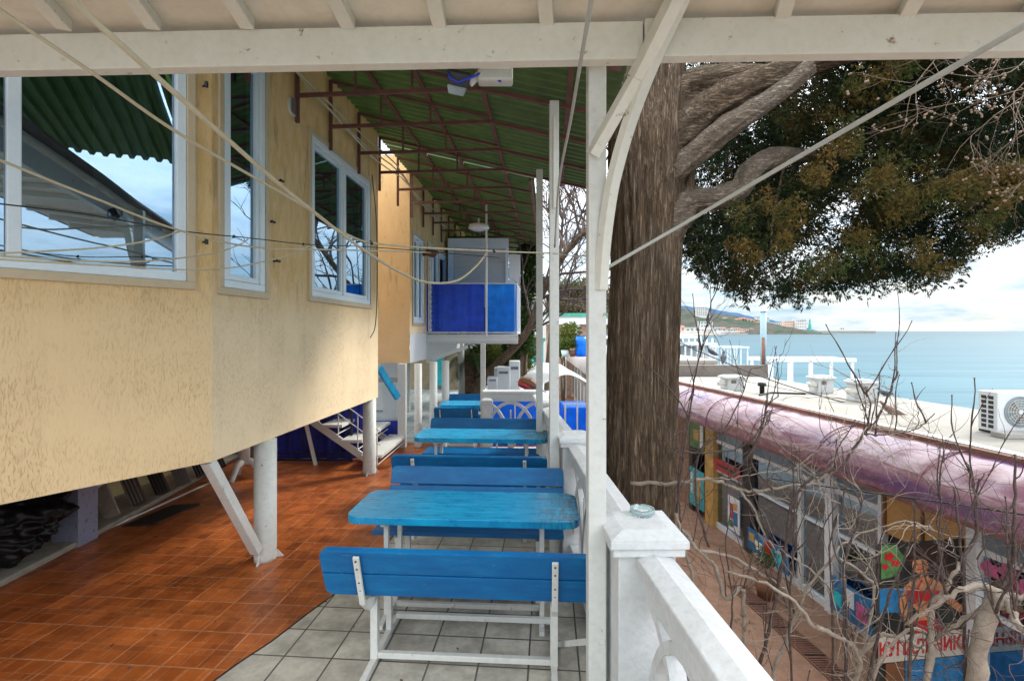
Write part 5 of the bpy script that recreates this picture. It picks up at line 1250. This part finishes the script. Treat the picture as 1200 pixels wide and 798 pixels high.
def bird(name, c, heading, mat, lab, s=1.0, tilt=20):
    """a pigeon: ovoid body, neck and head, beak, wedge tail, folded wings, legs"""
    t = thing(name, lab, 'pigeon', c, R(heading)); m = WM[t.name] @ Matrix.Rotation(R(-tilt), 4, 'Y') 
    q = lambda x, y, z: m@(Vector((x,y,z))*s)
    mb = MB(); prof = [(-.27,.012,.052), (-.20,.03,.05), (-.13,.045,.055), (-.06,.062,.07), (.0,.070,.082), (.06,.058,.10), (.095,.042,.13), (.115,.033,.155), (.135,.030,.175), (.155,.020,.18), (.165,.006,.178)]
    n = 14
    for (x, r, z) in prof:
        for j in range(n): a = 2*math.pi*j/n; mb.v.append(q(x, r*math.cos(a)*(1.0 if x > -.15 else 1.3), z+r*math.sin(a)*(1.0 if x > -.15 else .35)))
    for i in range(len(prof)-1):
        for j in range(n): mb.f.append((i*n+j, i*n+(j+1)%n, (i+1)*n+(j+1)%n, (i+1)*n+j))
    add('body', mb, mat, t, smooth=True)
    mb = MB(); mb.tube([q(.162,0,.177), q(.19,0,.170)], [.007*s,.002*s], 6); add('beak', mb, 'black', t)
    for sy in (-1, 1):
        mb = MB(); mb.poly([q(.05,sy*.066,.11), q(-.02,sy*.080,.085), q(-.12,sy*.062,.06), q(-.21,sy*.025,.062), q(-.12,sy*.048,.095), q(-.02,sy*.062,.125)]); add('wing', mb, mat, t)
        mb = MB(); mb.tube([t.location+Vector((0,0,.0)), q(.0,sy*.02,.03)], .005*s, 5); add('leg', mb, 'red', t)
bird('pigeon', P(832,415,11.15), 155, 'pigeon', 'dark pigeon perched left on the black power line', .85)
bird('pigeon', P(848,421.5,10.9), 60, 'pigeon', 'dark pigeon perched right of another on the power line', .8, 35)
bird('pigeon', (XZ(1041,8.0),8.0,ZR), 160, 'pigeon_brown', 'brown pigeon standing on the pale shop roof', .95, 10)
bird('pigeon', (XZ(1036,10.2),10.2,ZR), 180, 'pigeon', 'small dark pigeon at the seaward edge of the shop roof', .9, 0)

# parapet, pole, pergolas ------------------------------------------------
mb = MB(); mb.box((4.25,14.6,ZR-.3), (XZ(898,14.7),14.8,ZR+.33)); solo('parapet_wall', mb, 'darkwall', 'low grimy parapet wall across the far end of the shop roof', 'wall')
mb = MB(); kq(mb, XR, 9.3, 14.85, 18.6, GZ, ZR-.05); solo('far_shop_block', mb, 'grey_roof', 'pale flat roofed block beyond the dark parapet', 'building')
pl = thing('steel_pole', 'tall pale blue pole with rusty lower half and small cap', 'pole', (XZ(894.5,15),15,ZR-.1))
x = XZ(894.5,15); mb = MB(); mb.tube([(x,15,ZR-.2), (x,15,2.60)], .088, 18); add('shaft', mb, 'pole_blue', pl, smooth=True)
mb = MB(); mb.tube([(x-.05,14.9,ZR), (x-.05,14.9,1.80)], .045, 10); add('rusty_pipe', mb, 'rustpole', pl, smooth=True); mb = MB(); mb.tube([(x,15,2.60), (x,15,2.64), (x,15,2.72)], [.11,.11,.01], 14); add('cap', mb, 'white_clean', pl)
def pergola(px0, px1, Y, ytop, zb_, n, lab, dep=3, r=.09):
    z = zb(ytop, Y); x0, x1 = XZ(px0,Y), XZ(px1,Y); t = thing('pergola', lab, 'pergola', ((x0+x1)/2,Y,zb_))
    for row_ in (0, dep):
        mb = MB(); mb.bar((x0-.2,Y+row_,z), (x1+.2,Y+row_,z), .2, .22); add('beam', mb, 'white_clean', t)
        for i in range(n): x = x0+(x1-x0)*i/(n-1); mb = MB(); mb.tube([(x,Y+row_,zb_), (x,Y+row_,z-.1)], r, 10); add('column', mb, 'white_clean', t)
    mb = MB()
    for i in range(n): x = x0+(x1-x0)*i/(n-1); mb.bar((x,Y,z+.0), (x,Y+dep,z+.0), .12, .16)
    add('cross_beam', mb, 'white_clean', t)
pergola(900, 999, 30, 422, GZ, 5, 'white pergola on the sea terrace behind the roof vents', 2.0)
pergola(845, 876, 62, 407, GZ, 5, 'small distant white pergola left of the pale blue pole', 3)
mb = MB(); mb.box((5,29,GZ-.1), (24,34,GZ)); mb.box((5,32,-6), (24,34,GZ-.1)); solo('sea_terrace', mb, 'concrete_white', 'white sea terrace beyond the shop roofs', 'terrace')
pc = thing('pier_cafe', 'low white cafe pavilion with dark openings near the shore', 'pavilion', (14,75,-3))
mb = MB(); mb.box((XZ(740,75),75,-5.4), (XZ(842,75),82,-2.9)); add('deck', mb, 'concrete_white', pc)
mb = MB(); mb.box((XZ(740,75),75,-.2), (XZ(841,75),82,.15)); mb.box((XZ(740,75),76,.9), (XZ(825,75),82,1.2)); add('roof', mb, 'white_clean', pc)
for i in range(12): x = XZ(760,75)+i*(XZ(838,75)-XZ(760,75))/11; mb = MB(); mb.box((x,75.1,-2.9), (x+.25,75.35,-.2)); mb.box((x,76.1,.15), (x+.2,76.3,.9)); add('column', mb, 'white_clean', pc)
mb = MB(); mb.box((XZ(745,78),78,-2.9), (XZ(838,78),81,-.25)); add('back_wall', mb, 'concrete_white', pc)

# ================================================================= FAR COAST
def ridge(name, prof, Y, depth, mat, amp, jit):
    mb = MB(); n = 160; k = 14; xs = [p[0] for p in prof]
    for i in range(n+1):
        px = xs[0]+(xs[-1]-xs[0])*i/n
        for a in range(len(prof)-1):
            if prof[a][0] <= px <= prof[a+1][0]: t = (px-prof[a][0])/(prof[a+1][0]-prof[a][0]); py = prof[a][1]*(1-t)+prof[a+1][1]*t; break
        for j in range(k+1):
            q = j/k; Yj = Y+depth*q; zt = (HY-py)/F*(Y+depth)+EYE; z = -5.6+(zt+5.6)*(q**.75); x = XZ(px, Y+depth*(.55+.45*q))
            z += amp*noise.fractal(Vector((px*jit, q*3, 1.7)), .8, 2.1, 4)*(q if q < 1 else .6)*1.0
            mb.v.append(Vector((x, Yj, z)))
    for i in range(n):
        for j in range(k): a = i*(k+1)+j; mb.f.append((a, a+k+1, a+k+2, a+1))
    return struct(name, mb, mat, smooth=True)
def hillmat(name, stops, sc):
    m, t, o = nt(name); a = noiz(t, coords(t, (1,1,1)), sc, 6, .7); bsdf(t, o, ramp(t, a, stops), 1, spec=0); return m
M['ridge_far'] = hillmat('hazy_blue_forest', [(.35,(.035,.070,.125)), (.65,(.06,.10,.155))], .02)
M['ridge_mid'] = hillmat('winter_hillside', [(.36,(.022,.060,.030)), (.46,(.050,.060,.048)), (.55,(.085,.072,.068)), (.66,(.030,.070,.038))], .022)
ridge('far_hills', [(560,350), (640,352), (720,356), (790,358), (820,360), (860,366), (890,373), (915,377), (930,387)], 1900, 500, 'ridge_far', 7, .08)
ridge('near_hills', [(560,330), (640,338), (700,350), (770,358), (800,362), (830,366), (855,370), (880,374), (900,379), (918,387)], 1100, 380, 'ridge_mid', 6, .09)
mb = MB()
xx = [XZ(p,1500) for p in (900,940,985,1035,1040,985,900)]
mb.prism([(xx[0],1480,-5.6), (xx[1],1500,-5.6), (xx[2],1520,-5.6), (xx[3],1530,-5.6), (xx[4],1545,-5.6), (xx[5],1540,-5.6), (xx[6],1530,-5.6)], (0,0,8)); struct('breakwater', mb, 'asph')
mb = MB(); mb.prism([(XZ(740,300),300,-5.6), (XZ(800,300),330,-5.6), (XZ(812,600),600,-5.6), (XZ(850,1000),1000,-5.6), (XZ(905,1250),1250,-5.6), (XZ(985,1490),1490,-5.6), (XZ(800,1500),1500,-5.6), (XZ(640,300),300,-5.6)], (0,0,3)); struct('far_shore', mb, 'asph')
def bld(px, pyb, Y, w, h, mat, lab, roofm=None, storeys=3, group=None, d=None, win=True):
    x = XZ(px,Y); z = zb(pyb,Y); d = d or w*.6
    t = thing('far_building', lab, 'building', (x,Y,z), 0, group)
    mb = MB(); mb.box((x-w/2,Y,z-h*.3), (x+w/2,Y+d,z+h)); add('wall', mb, mat, t)
    mb = MB()
    if roofm == 'roofred': mb.hexa([(x-w*.54,Y-1,z+h), (x+w*.54,Y-1,z+h), (x+w*.54,Y+d+1,z+h), (x-w*.54,Y+d+1,z+h), (x-w*.35,Y+d*.4,z+h*1.25), (x+w*.35,Y+d*.4,z+h*1.25), (x+w*.35,Y+d*.6,z+h*1.25), (x-w*.35,Y+d*.6,z+h*1.25)])
    else: mb.box((x-w*.53,Y-.8,z+h+.01), (x+w*.53,Y+d+.8,z+h+h*.06))
    add('roof', mb, roofm or 'bead', t)
    if win:
        nw = max(2, int(w/5))
        mb = MB()
        for s in range(storeys):
            for k in range(nw): xa = x-w/2+w*(k+.25)/nw; za = z+h*(s+.3)/storeys; mb.box((xa,Y-.15,za), (xa+w*.5/nw,Y-.02,za+h*.45/storeys))
        add('window', mb, 'winblue', t)
bld(822,370,1300,26,22,'bead','large white hotel block high on the green hillside',storeys=5); bld(829,370,1310,14,17,'bead','narrower wing beside the white hillside hotel',storeys=4)
bld(939,388,1480,32,34,'bead','white angular port building with dark grid windows near the green tower',storeys=4); bld(925,388,1490,30,30,'copper','tan block left of the angular port building',storeys=4); bld(911,388,1480,28,24,'bead','pale blocky port building at the foot of the ridge',storeys=3)
bld(891,378,1700,26,20,'bead','white tower block on the ridge behind the pale blue pole',storeys=5); bld(899,378,1700,16,16,'bead','slim white block right of the pole on the ridge',storeys=4)
bld(828,384,800,20,10,'bead','white stepped villa low on the near hillside',storeys=2)
rr = random.Random(21)
for i in range(22):
    px = 798+i*5.4; Y = 760+i*26; bld(px, 388.5+60/Y, Y, rr.uniform(10,20), rr.uniform(4,9), rr.choice(['bead','bead','copper']), 'low pale building on the far waterfront', rr.choice([None,'roofred',None]), 1, 'low buildings along the far waterfront')
for i in range(14):
    px = 846+i*3.4+rr.uniform(-1,1); bld(px, 375+i*.35+rr.uniform(-1,2.0), 1330, rr.uniform(8,15), rr.uniform(5,9), rr.choice(['bead','copper']), 'small red roofed house on the far hillside', 'roofred', 2, 'red roofed houses on the far hillside')
tw_ = thing('harbour_tower', 'slim green harbour tower standing at the end of the far port', 'tower', (XZ(949,1480),1480,0)); x = XZ(949,1480)
mb = MB(); mb.tube([(x,1480,-2), (x,1480,20), (x,1480,31)], [5,4,1.5], 8); add('shaft', mb, 'seagreen', tw_); mb = MB(); mb.tube([(x,1480,31), (x,1480,36), (x,1480,40)], [2.5,2.2,.3], 8); add('lantern', mb, 'seagreen', tw_)
bld(987,387,1535,12,7,'bead','tiny pale hut on the breakwater',storeys=1)

# ================================================================= YARD AND COAST BEYOND THE VERANDA
mb = MB(); mb.box((-12,17.2,-.1), (-1.0,17.5,2.4)); solo('stone_wall', mb, 'gravel_wall', 'brown field stone wall closing the yard', 'wall')
dr = thing('turquoise_gate', 'bright turquoise panel door in the stone wall', 'gate', (XZ(513,17),17.1,0)); mb = MB(); mb.box((XZ(508,17),17.05,.1), (XZ(519,17),17.16,1.45)); add('leaf', mb, 'turq', dr); mb = MB(); mb.box((XZ(506,17),17.02,1.451), (XZ(521,17),17.18,1.55)); add('frame', mb, 'white', dr)
mb = MB(); mb.bar((XZ(480,17),16.9,1.65), (XZ(512,17),16.9,1.6), .1, .12); solo('turquoise_rail', mb, 'turq', 'turquoise beam in front of the stone wall', 'beam')
mb = MB(); mb.box((XZ(446,11),11.2,.02), (XZ(462,11),11.3,1.3)); solo('white_board', mb, 'white_clean', 'white board standing behind the stairs', 'board')
mb = MB(); mb.bar(P(444,431,7.8), P(466,466,8.1), .07, .10); solo('turquoise_handrail', mb, 'table', 'blue handrail board slanting down behind the stairs', 'handrail')
mb = MB(); mb.bar(P(444,445,8.5), P(467,445,8.5), .05, .08); solo('stair_beam', mb, 'concrete', 'grey beam crossing left of the square white post', 'beam')
mb = MB(); mb.box((-9,12.5,0), (-2.9,12.7,2.5)); solo('yard_wall', mb, 'white', 'pale wall at the back beneath the second house', 'wall')
# palms
def palm(px, Y, zt, lab, seed, r=.13):
    global rnd
    rnd = random.Random(seed); x = XZ(px,Y); t = thing('palm_tree', lab, 'palm', (x,Y,0), 0, 'palms beyond the end balustrade')
    mb = MB(); k = 26; pts = [(x+.02*math.sin(i),Y,zt*i/k) for i in range(k+1)]; mb.tube(pts, [r*(1.15 if i % 2 else .92) for i in range(k+1)], 12); add('trunk', mb, 'palmbark', t)
    mb = MB(); c = Vector((x,Y,zt))
    for f in range(26):
        a = rnd.uniform(0,6.28); el = rnd.uniform(-.5,1.2); d = Vector((math.cos(a)*math.cos(el), math.sin(a)*math.cos(el), math.sin(el))); L = rnd.uniform(.8,1.2); p = c.copy()
        for i in range(9):
            q = p+d*L/9; d = (d+Vector((0,0,-.16))).normalized(); s = d.cross(Vector((0,0,1))).normalized()
            for sg in (-1,1):
                for h in (0,.5): b = p+(q-p)*h; tip = b+s*sg*.28*(1-abs(i-4)/7)+d*.14+Vector((0,0,-.05)); mb.poly([b, b+d*.03, tip])
            p = q
    add('crown', mb, 'palm', t)
palm(549,14,1.35,'short palm with shaggy brown trunk left of the fourth post',3); palm(557,14.6,1.2,'second short palm right beside the first',8)
mb = MB(); mb.tube([(XZ(541,13.6),13.6,0), (XZ(540,13.6),13.6,2.0)], .09, 12); solo('grey_pole', mb, 'cable', 'grey pole standing left of the palms', 'pole', smooth=True)
# bare leaning tree
def baretree(lab, trunk, r0, r1, n, seed, L, mats=('bark','twig'), loc=None, crown=None):
    global rnd
    rnd = random.Random(seed); V = catm([P(*p) for p in trunk], 6); k = len(V)
    t = thing('bare_tree', lab, 'tree', loc or tuple(V[0]), 0, 'trees beyond the veranda'); mb = MB(); mb.tube(V, [r0+(r1-r0)*i/(k-1) for i in range(k)], 10); add('trunk', mb, mats[0], t, smooth=True)
    mb = MB()
    for i in range(n):
        b = V[rnd.randint(int(k*.45), k-1)]; twig(mb, b, Vector((rnd.uniform(-.6,1.2), rnd.uniform(-.5,.5), rnd.uniform(.1,1.3))), L*rnd.uniform(.5,1), r1*.8, 3, None, .12, 8, .22, 3)
    add('branches', mb, mats[1], t, smooth=True); return t
lt = baretree('bare tree with a dark leaning trunk crossing behind the balcony and fine leafless branches', [(556,500,12.5), (562,455,12.5), (575,435,12.5), (598,412,12.3), (618,388,12), (632,352,11.8), (650,318,11.5), (672,285,11.3), (700,262,11)], .14, .045, 16, 31, 2.6)
baretree('finely branched leafless tree farther back between the posts', [(640,480,17), (643,420,17), (650,360,17), (656,300,17), (660,250,17)], .12, .04, 18, 12, 3.4)
rnd = random.Random(77)
def leafmass(name, lab, cat, pts, nper, L, w, mat, group=None):
    cs = [(P(*p[:3]), p[3]) for p in pts]; zmin = min(c.z-r for c, r in cs); c0 = cs[0][0]; t = thing(name, lab, cat, (c0.x,c0.y,GZ), 0, group)
    mb = MB()
    for (c, r) in cs:
        for _ in range(nper): d = rv(); q = c+d*r*(rnd.random()**.4); e = (d+rv()).normalized()*L; s = e.cross(rv()).normalized()*w; mb.poly([q-s*.4, q+e*.5-s, q+e, q+e*.5+s])
    add('crown', mb, mat, t); mb = MB()
    for (c, r) in cs[:6]: mb.tube(catm([Vector((c0.x,c0.y,GZ)), Vector((c0.x,c0.y,GZ+.6*(c.z-GZ)))+rv()*.1, c], 4), [.07,.065,.06,.05,.045,.04,.035,.03,.02], 6, False)
    add('trunk', mb, 'bark', t, smooth=True); return t
leafmass('conifer', 'dark green conifer boughs beside the leaning trunk right of the balcony', 'tree', [(612,320,13,.35), (620,300,13,.3), (608,345,13,.4), (614,378,13,.35), (606,400,13,.4), (625,330,13,.25)], 900, .16, .025, 'palm', 'evergreens beyond the balcony')
leafmass('olive_bush', 'olive green bush under the balcony beyond the end balustrade', 'bush', [(576,418,14,.5), (590,425,14,.5), (604,428,14,.45), (612,420,14,.4), (580,440,14,.45), (600,445,14.5,.3), (570,405,14.5,.4), (618,405,14,.35)], 1100, .10, .02, 'leaf')
leafmass('golden_bush', 'yellow green shrub on the terrace between the posts', 'bush', [(660,398,24,.55), (668,390,24,.5), (655,408,24,.4)], 900, .16, .03, 'leaf')
leafmass('hill_thicket', 'dry brown thicket on the slope seen between the posts', 'thicket', [(665+i*9,352+rnd.uniform(-8,10),40,1.3) for i in range(-3,6)]+[(660+i*10,372,38,1.1) for i in range(-3,5)], 1300, .3, .05, 'scrub')
# terrace rooms and little buildings glimpsed between posts
bz = thing('pale_house', 'pale house front with gable right of the balcony', 'house', (XZ(615,28),28,-.5))
mb = MB(); mb.box((XZ(606,28),28,-1), (XZ(640,28),31,zb(345,28))); add('wall', mb, 'bead', bz); mb = MB(); mb.prism([(XZ(603,28),27.8,zb(345,28)), (XZ(643,28),27.8,zb(345,28)), (XZ(632,28),27.8,zb(322,28)), (XZ(615,28),27.8,zb(318,28))], (0,3.4,0)); add('roof', mb, 'white_clean', bz); mb = MB(); mb.box((XZ(618,28),27.9,zb(372,28)), (XZ(628,28),27.98,zb(352,28))); add('window', mb, 'winblue', bz)
gz_ = thing('green_roofed_pavilion', 'low pavilion with a pale green roof edge between the posts', 'pavilion', (XZ(670,32),32,-.2))
mb = MB(); mb.box((XZ(625,32),32,zb(380,32)), (XZ(712,32),36,zb(370,32))); add('roof', mb, 'white_clean', gz_); mb = MB(); mb.box((XZ(625,32),31.9,zb(371,32)), (XZ(712,32),31.99,zb(367,32))); add('roof_edge', mb, 'seagreen', gz_)
mb = MB(); mb.box((XZ(628,33),33.2,GZ), (XZ(708,33),35,zb(381,33))); add('wall', mb, 'copper', gz_)
for i in range(6): x = XZ(630+i*15,32); mb = MB(); mb.box((x,32.05,GZ), (x+.22,32.27,zb(380,32))); add('column', mb, 'white_clean', gz_)
mb = MB(); mb.box((-12,60,-2.6), (12,64,1.0)); mb.hexa([(-60,64,-2.6),(12,64,-2.6),(24,140,-2.6),(-60,140,-2.6),(-60,64,1),(9,64,1),(16,140,14),(-60,140,22)]); struct('slope', mb, 'ridge_mid')
tc = thing('turquoise_kiosk', 'small turquoise kiosk glimpsed between balcony and posts', 'kiosk', (XZ(625,20),20,-.5)); mb = MB(); mb.box((XZ(617,20),20,-2.4), (XZ(637,20),21.4,zb(400,20))); add('wall', mb, 'turq', tc); mb = MB(); mb.box((XZ(615,20),19.9,zb(400,20)), (XZ(639,20),21.6,zb(396,20))); add('roof', mb, 'seagreen', tc)
# white boxes and chairs stacked behind the end balustrade
for i, (px, py, w, h, lb) in enumerate(((577,456,12,14,'small white crate at the left of the stacked white boxes'), (590,456,16,26,'pair height white box in the middle of the stack'), (603,456,13,33,'tallest white box at the right of the stack'), (584,443,10,12,'white box balanced on the left of the stack'))):
    Y = 10.2+.1*i; mb = MB(); x = XZ(px,Y); mb.box((x-w/F*Y/2,Y,zb(py,Y)-(.8 if i < 3 else .0)), (x+w/F*Y/2,Y+.3,zb(py-h,Y))); t = thing('white_box', lb, 'box', (x,Y,0), 0, 'white boxes behind the end balustrade'); add('case', mb, 'white_clean', t, bevel=.02)
    mb = MB(); mb.box((x-w/F*Y/3,Y-.012,zb(py-h*.8,Y)), (x+w/F*Y/3,Y-.002,zb(py-h*.7,Y))); add('slot', mb, 'winblue', t)
um = thing('folded_umbrella', 'folded red and brown beach umbrella lying behind the end balustrade', 'umbrella', (XZ(615,9.3),9.3,.8)); mb = MB(); mb.tube([P(610,447,9.3), P(622,451,9.2), P(634,457,9.1)], [.10,.13,.05], 10); add('canopy', mb, 'brown_door', um); mb = MB(); mb.bar(P(608,449,9.15), P(622,456,9.1), .05, .07); add('red_fold', mb, 'red', um, smooth=True); mb = MB(); mb.tube([P(605,446,9.35), P(640,459,9.05)], .02, 6); add('pole', mb, 'white', um)
mb = MB(); n = 30
for i in range(n):
    for j in range(12):
        f = lambda a, b: Vector((.05+2.2*a, 9.6+5.5*b, .62+.50*math.sin(math.pi*min(1,a*1.05))*(1-.15*b)-.9*max(0,a-.55)**1.5+.03*math.sin(a*17+b*9)))
        mb.quad(f(i/n,j/12), f((i+1)/n,j/12), f((i+1)/n,(j+1)/12), f(i/n,(j+1)/12))
solo('white_tent', mb, 'white_clean', 'billowing white tent roof below the end of the veranda', 'tent', smooth=True)
# blue barrels / booths seen through and beside the end balustrade
for i, (px0, px1, y0, y1, Y, lb) in enumerate(((575,632,466,520,8.6,'long bright blue plastic tank behind the interlaced arches'), (660,692,477,520,6.9,'bright blue box beyond the second pier'))):
    mb = MB(); mb.box((XZ(px0,Y),Y,zb(y1,Y)-1.0), (XZ(px1,Y),Y+.6,zb(y0,Y))); t = thing('blue_tank', lb, 'tank', (XZ((px0+px1)/2,Y),Y,GZ)); add('body', mb, 'blue_sheet', t, bevel=.02)
    mb = MB()
    for q in (px0+2, (px0+px1)/2, px1-2): mb.tube([(XZ(q,Y),Y-.04,zb(y1,Y)-1), (XZ(q,Y),Y-.04,zb(y0,Y)+.05)], .012, 6)
    mb.tube([(XZ(px0,Y),Y-.04,zb(y0,Y)+.05), (XZ(px1,Y),Y-.04,zb(y0,Y)+.05)], .012, 6); add('rail', mb, 'white_clean', t)
# farther arcade with rounded roof
ar = thing('far_arcade', 'farther row of shops with a rounded grey and copper awning between the posts', 'shop building', (3.4,24,GZ))
mb = MB(); na = 10
def A(s, a): return Vector((4.2-1.0*math.sin(a)+s*.028, 19+s, .10+.75*math.cos(a)))
for j in range(60):
    for i in range(na): a0, a1 = math.pi/2*i/na, math.pi/2*(i+1)/na; mb.quad(A(j*.35,a0), A(j*.35,a1), A(j*.35+.35,a1), A(j*.35+.35,a0))
add('awning', mb, 'arc_awning', ar, smooth=True)
mb = MB(); mb.hexa([(4.2,19,.72),(8,19,.72),(8.6,40,.72),(4.8,40,.72),(4.2,19,.86),(8,19,.86),(8.6,40,.86),(4.8,40,.86)]); add('flat_roof', mb, 'grey_roof', ar)
mb = MB(); mb.hexa([(3.75,19,GZ),(8,19,GZ),(8.6,40,GZ),(4.35,40,GZ),(3.75,19,.7),(8,19,.7),(8.6,40,.7),(4.35,40,.7)]); add('shop_front', mb, 'copper', ar)
for i in range(12): y = 19.1+1.7*i; x = 3.62+(y-19)*.028; mb = MB(); mb.box((x,y,GZ), (x+.12,y+.16,.2)); add('pillar', mb, 'cream_metal', ar); mb = MB(); mb.box((x+.06,y+.25,-2.1), (x+.10,y+1.5,-.35)); add('shop_window', mb, 'winblue', ar)
for i in range(3): mb = MB(); mb.box((3.24+.03*i,19.3+1.3*i,-.34), (3.28+.03*i,20.4+1.3*i,.02)); add('sign_board', mb, 'banner_dark', ar)
mb = MB(); mb.tube([A(0,math.pi/2*i/na) for i in range(na+1)], .03, 6); add('awning_rim', mb, 'copper', ar)
# terrace rail, blue barrel and pots on the arcade roof
bb = thing('blue_barrel', 'blue plastic barrel among plants on the far arcade roof', 'barrel', (XZ(681,22),22,.86)); mb = MB(); x = XZ(681,22); mb.tube([(x,22,.86), (x,22,1.05), (x,22,1.3), (x,22,1.55), (x,22,1.75)], [.24,.27,.28,.27,.23], 20); add('body', mb, 'blue_sheet', bb, smooth=True); mb = MB(); mb.tube([(x,22,1.75), (x,22,1.79)], .22, 20); add('lid', mb, 'blue_dark', bb)
for i, (px, lb) in enumerate(((662,'white flower pot left of the blue barrel'), (671,'terracotta flower pot beside the blue barrel'))):
    x = XZ(px,22); t = thing('flower_pot', lb, 'flower pot', (x,22,.86), 0, 'flower pots on the far arcade roof'); mb = MB(); mb.tube([(x,22,.86), (x,22,1.14)], [.12,.18], 14); add('pot', mb, 'white_clean' if i == 0 else 'brown_door', t, smooth=True); mb = MB()
    for _ in range(500): d = rv(); c = Vector((x,22,1.34))+Vector((d.x*.33,d.y*.3,abs(d.z)*.45-.1))*rnd.random()**.5; e = rv()*.12; s = rv()*.03; mb.poly([c, c+e*.5+s, c+e, c+e*.5-s])
    add('foliage', mb, 'leaf', t)

# ================================================================= LIGHT, SKY, CAMERA
w = bpy.data.worlds.new('World'); scn.world = w; w.use_nodes = True; t = w.node_tree; t.nodes.clear()
out = t.nodes.new('ShaderNodeOutputWorld'); bg = t.nodes.new('ShaderNodeBackground'); bg.inputs['Strength'].default_value = .15
SE, SR = R(38), R(56)
sky = t.nodes.new('ShaderNodeTexSky'); sky.sky_type = 'NISHITA'; sky.sun_disc = False; sky.sun_elevation = SE; sky.sun_rotation = SR; sky.air_density = 1.0; sky.dust_density = 1.5; sky.ozone_density = 2
tc_ = t.nodes.new('ShaderNodeTexCoord'); mp = t.nodes.new('ShaderNodeMapping'); mp.inputs['Scale'].default_value = (1.6,1.6,7); t.links.new(tc_.outputs['Generated'], mp.inputs[0])
n1 = noiz(t, mp.outputs[0], 1.9, 8, .58)
f = ramp(t, n1, [(.33, .35), (.50, .95), (.75, 1)])
n2 = noiz(t, mp.outputs[0], 4.5, 5, .6)
cl_hi = ramp(t, n2, [(.3, (.72,.80,.90)), (.7, (1,1,1))])
hs = t.nodes.new('ShaderNodeVectorMath'); hs.operation = 'SCALE'; hs.inputs[3].default_value = 3.0; t.links.new(cl_hi, hs.inputs[0]); cl_hi = hs.outputs[0]
cl_lo = ramp(t, n2, [(.36, (.28,.42,.51)), (.58, (.56,.61,.635))])
sp = t.nodes.new('ShaderNodeSeparateXYZ'); t.links.new(tc_.outputs['Generated'], sp.inputs[0])
el = t.nodes.new('ShaderNodeMapRange'); el.inputs[1].default_value = .06; el.inputs[2].default_value = .62; t.links.new(sp.outputs[2], el.inputs[0])
cc = mix(t, el.outputs[0], cl_lo, cl_hi)
vm = t.nodes.new('ShaderNodeVectorMath'); vm.operation = 'SCALE'; vm.inputs[3].default_value = 12.0; t.links.new(cc, vm.inputs[0]); cloud = vm.outputs[0]
t.links.new(mix(t, f, sky.outputs[0], cloud), bg.inputs[0]); t.links.new(bg.outputs[0], out.inputs[0])
sun = bpy.data.lights.new('sun', 'SUN'); sun.energy = 4.0; sun.angle = R(12); sun.color = (1,.95,.87)
so = bpy.data.objects.new('sun', sun); COL.objects.link(so)
dv = Vector((math.sin(SR)*math.cos(SE), math.cos(SR)*math.cos(SE), math.sin(SE))); so.rotation_euler = dv.to_track_quat('Z', 'Y').to_euler()
cam = bpy.data.cameras.new('camera'); co = bpy.data.objects.new('camera', cam); COL.objects.link(co); scn.camera = co
co.location = (0,0,EYE); co.rotation_euler = (R(90),0,0); cam.sensor_width = 36; cam.sensor_fit = 'HORIZONTAL'; cam.lens = 36*F/1200
cam.shift_x = 0; cam.shift_y = -(399-HY)/1200; cam.clip_start = .05; cam.clip_end = 80000
scn.view_settings.view_transform = 'Standard'; scn.view_settings.look = 'None'; scn.view_settings.exposure = 0; scn.view_settings.gamma = 1
scn.render.engine = 'CYCLES'; scn.cycles.use_denoising = True; scn.cycles.max_bounces = 9; scn.cycles.diffuse_bounces = 5; scn.cycles.transparent_max_bounces = 16
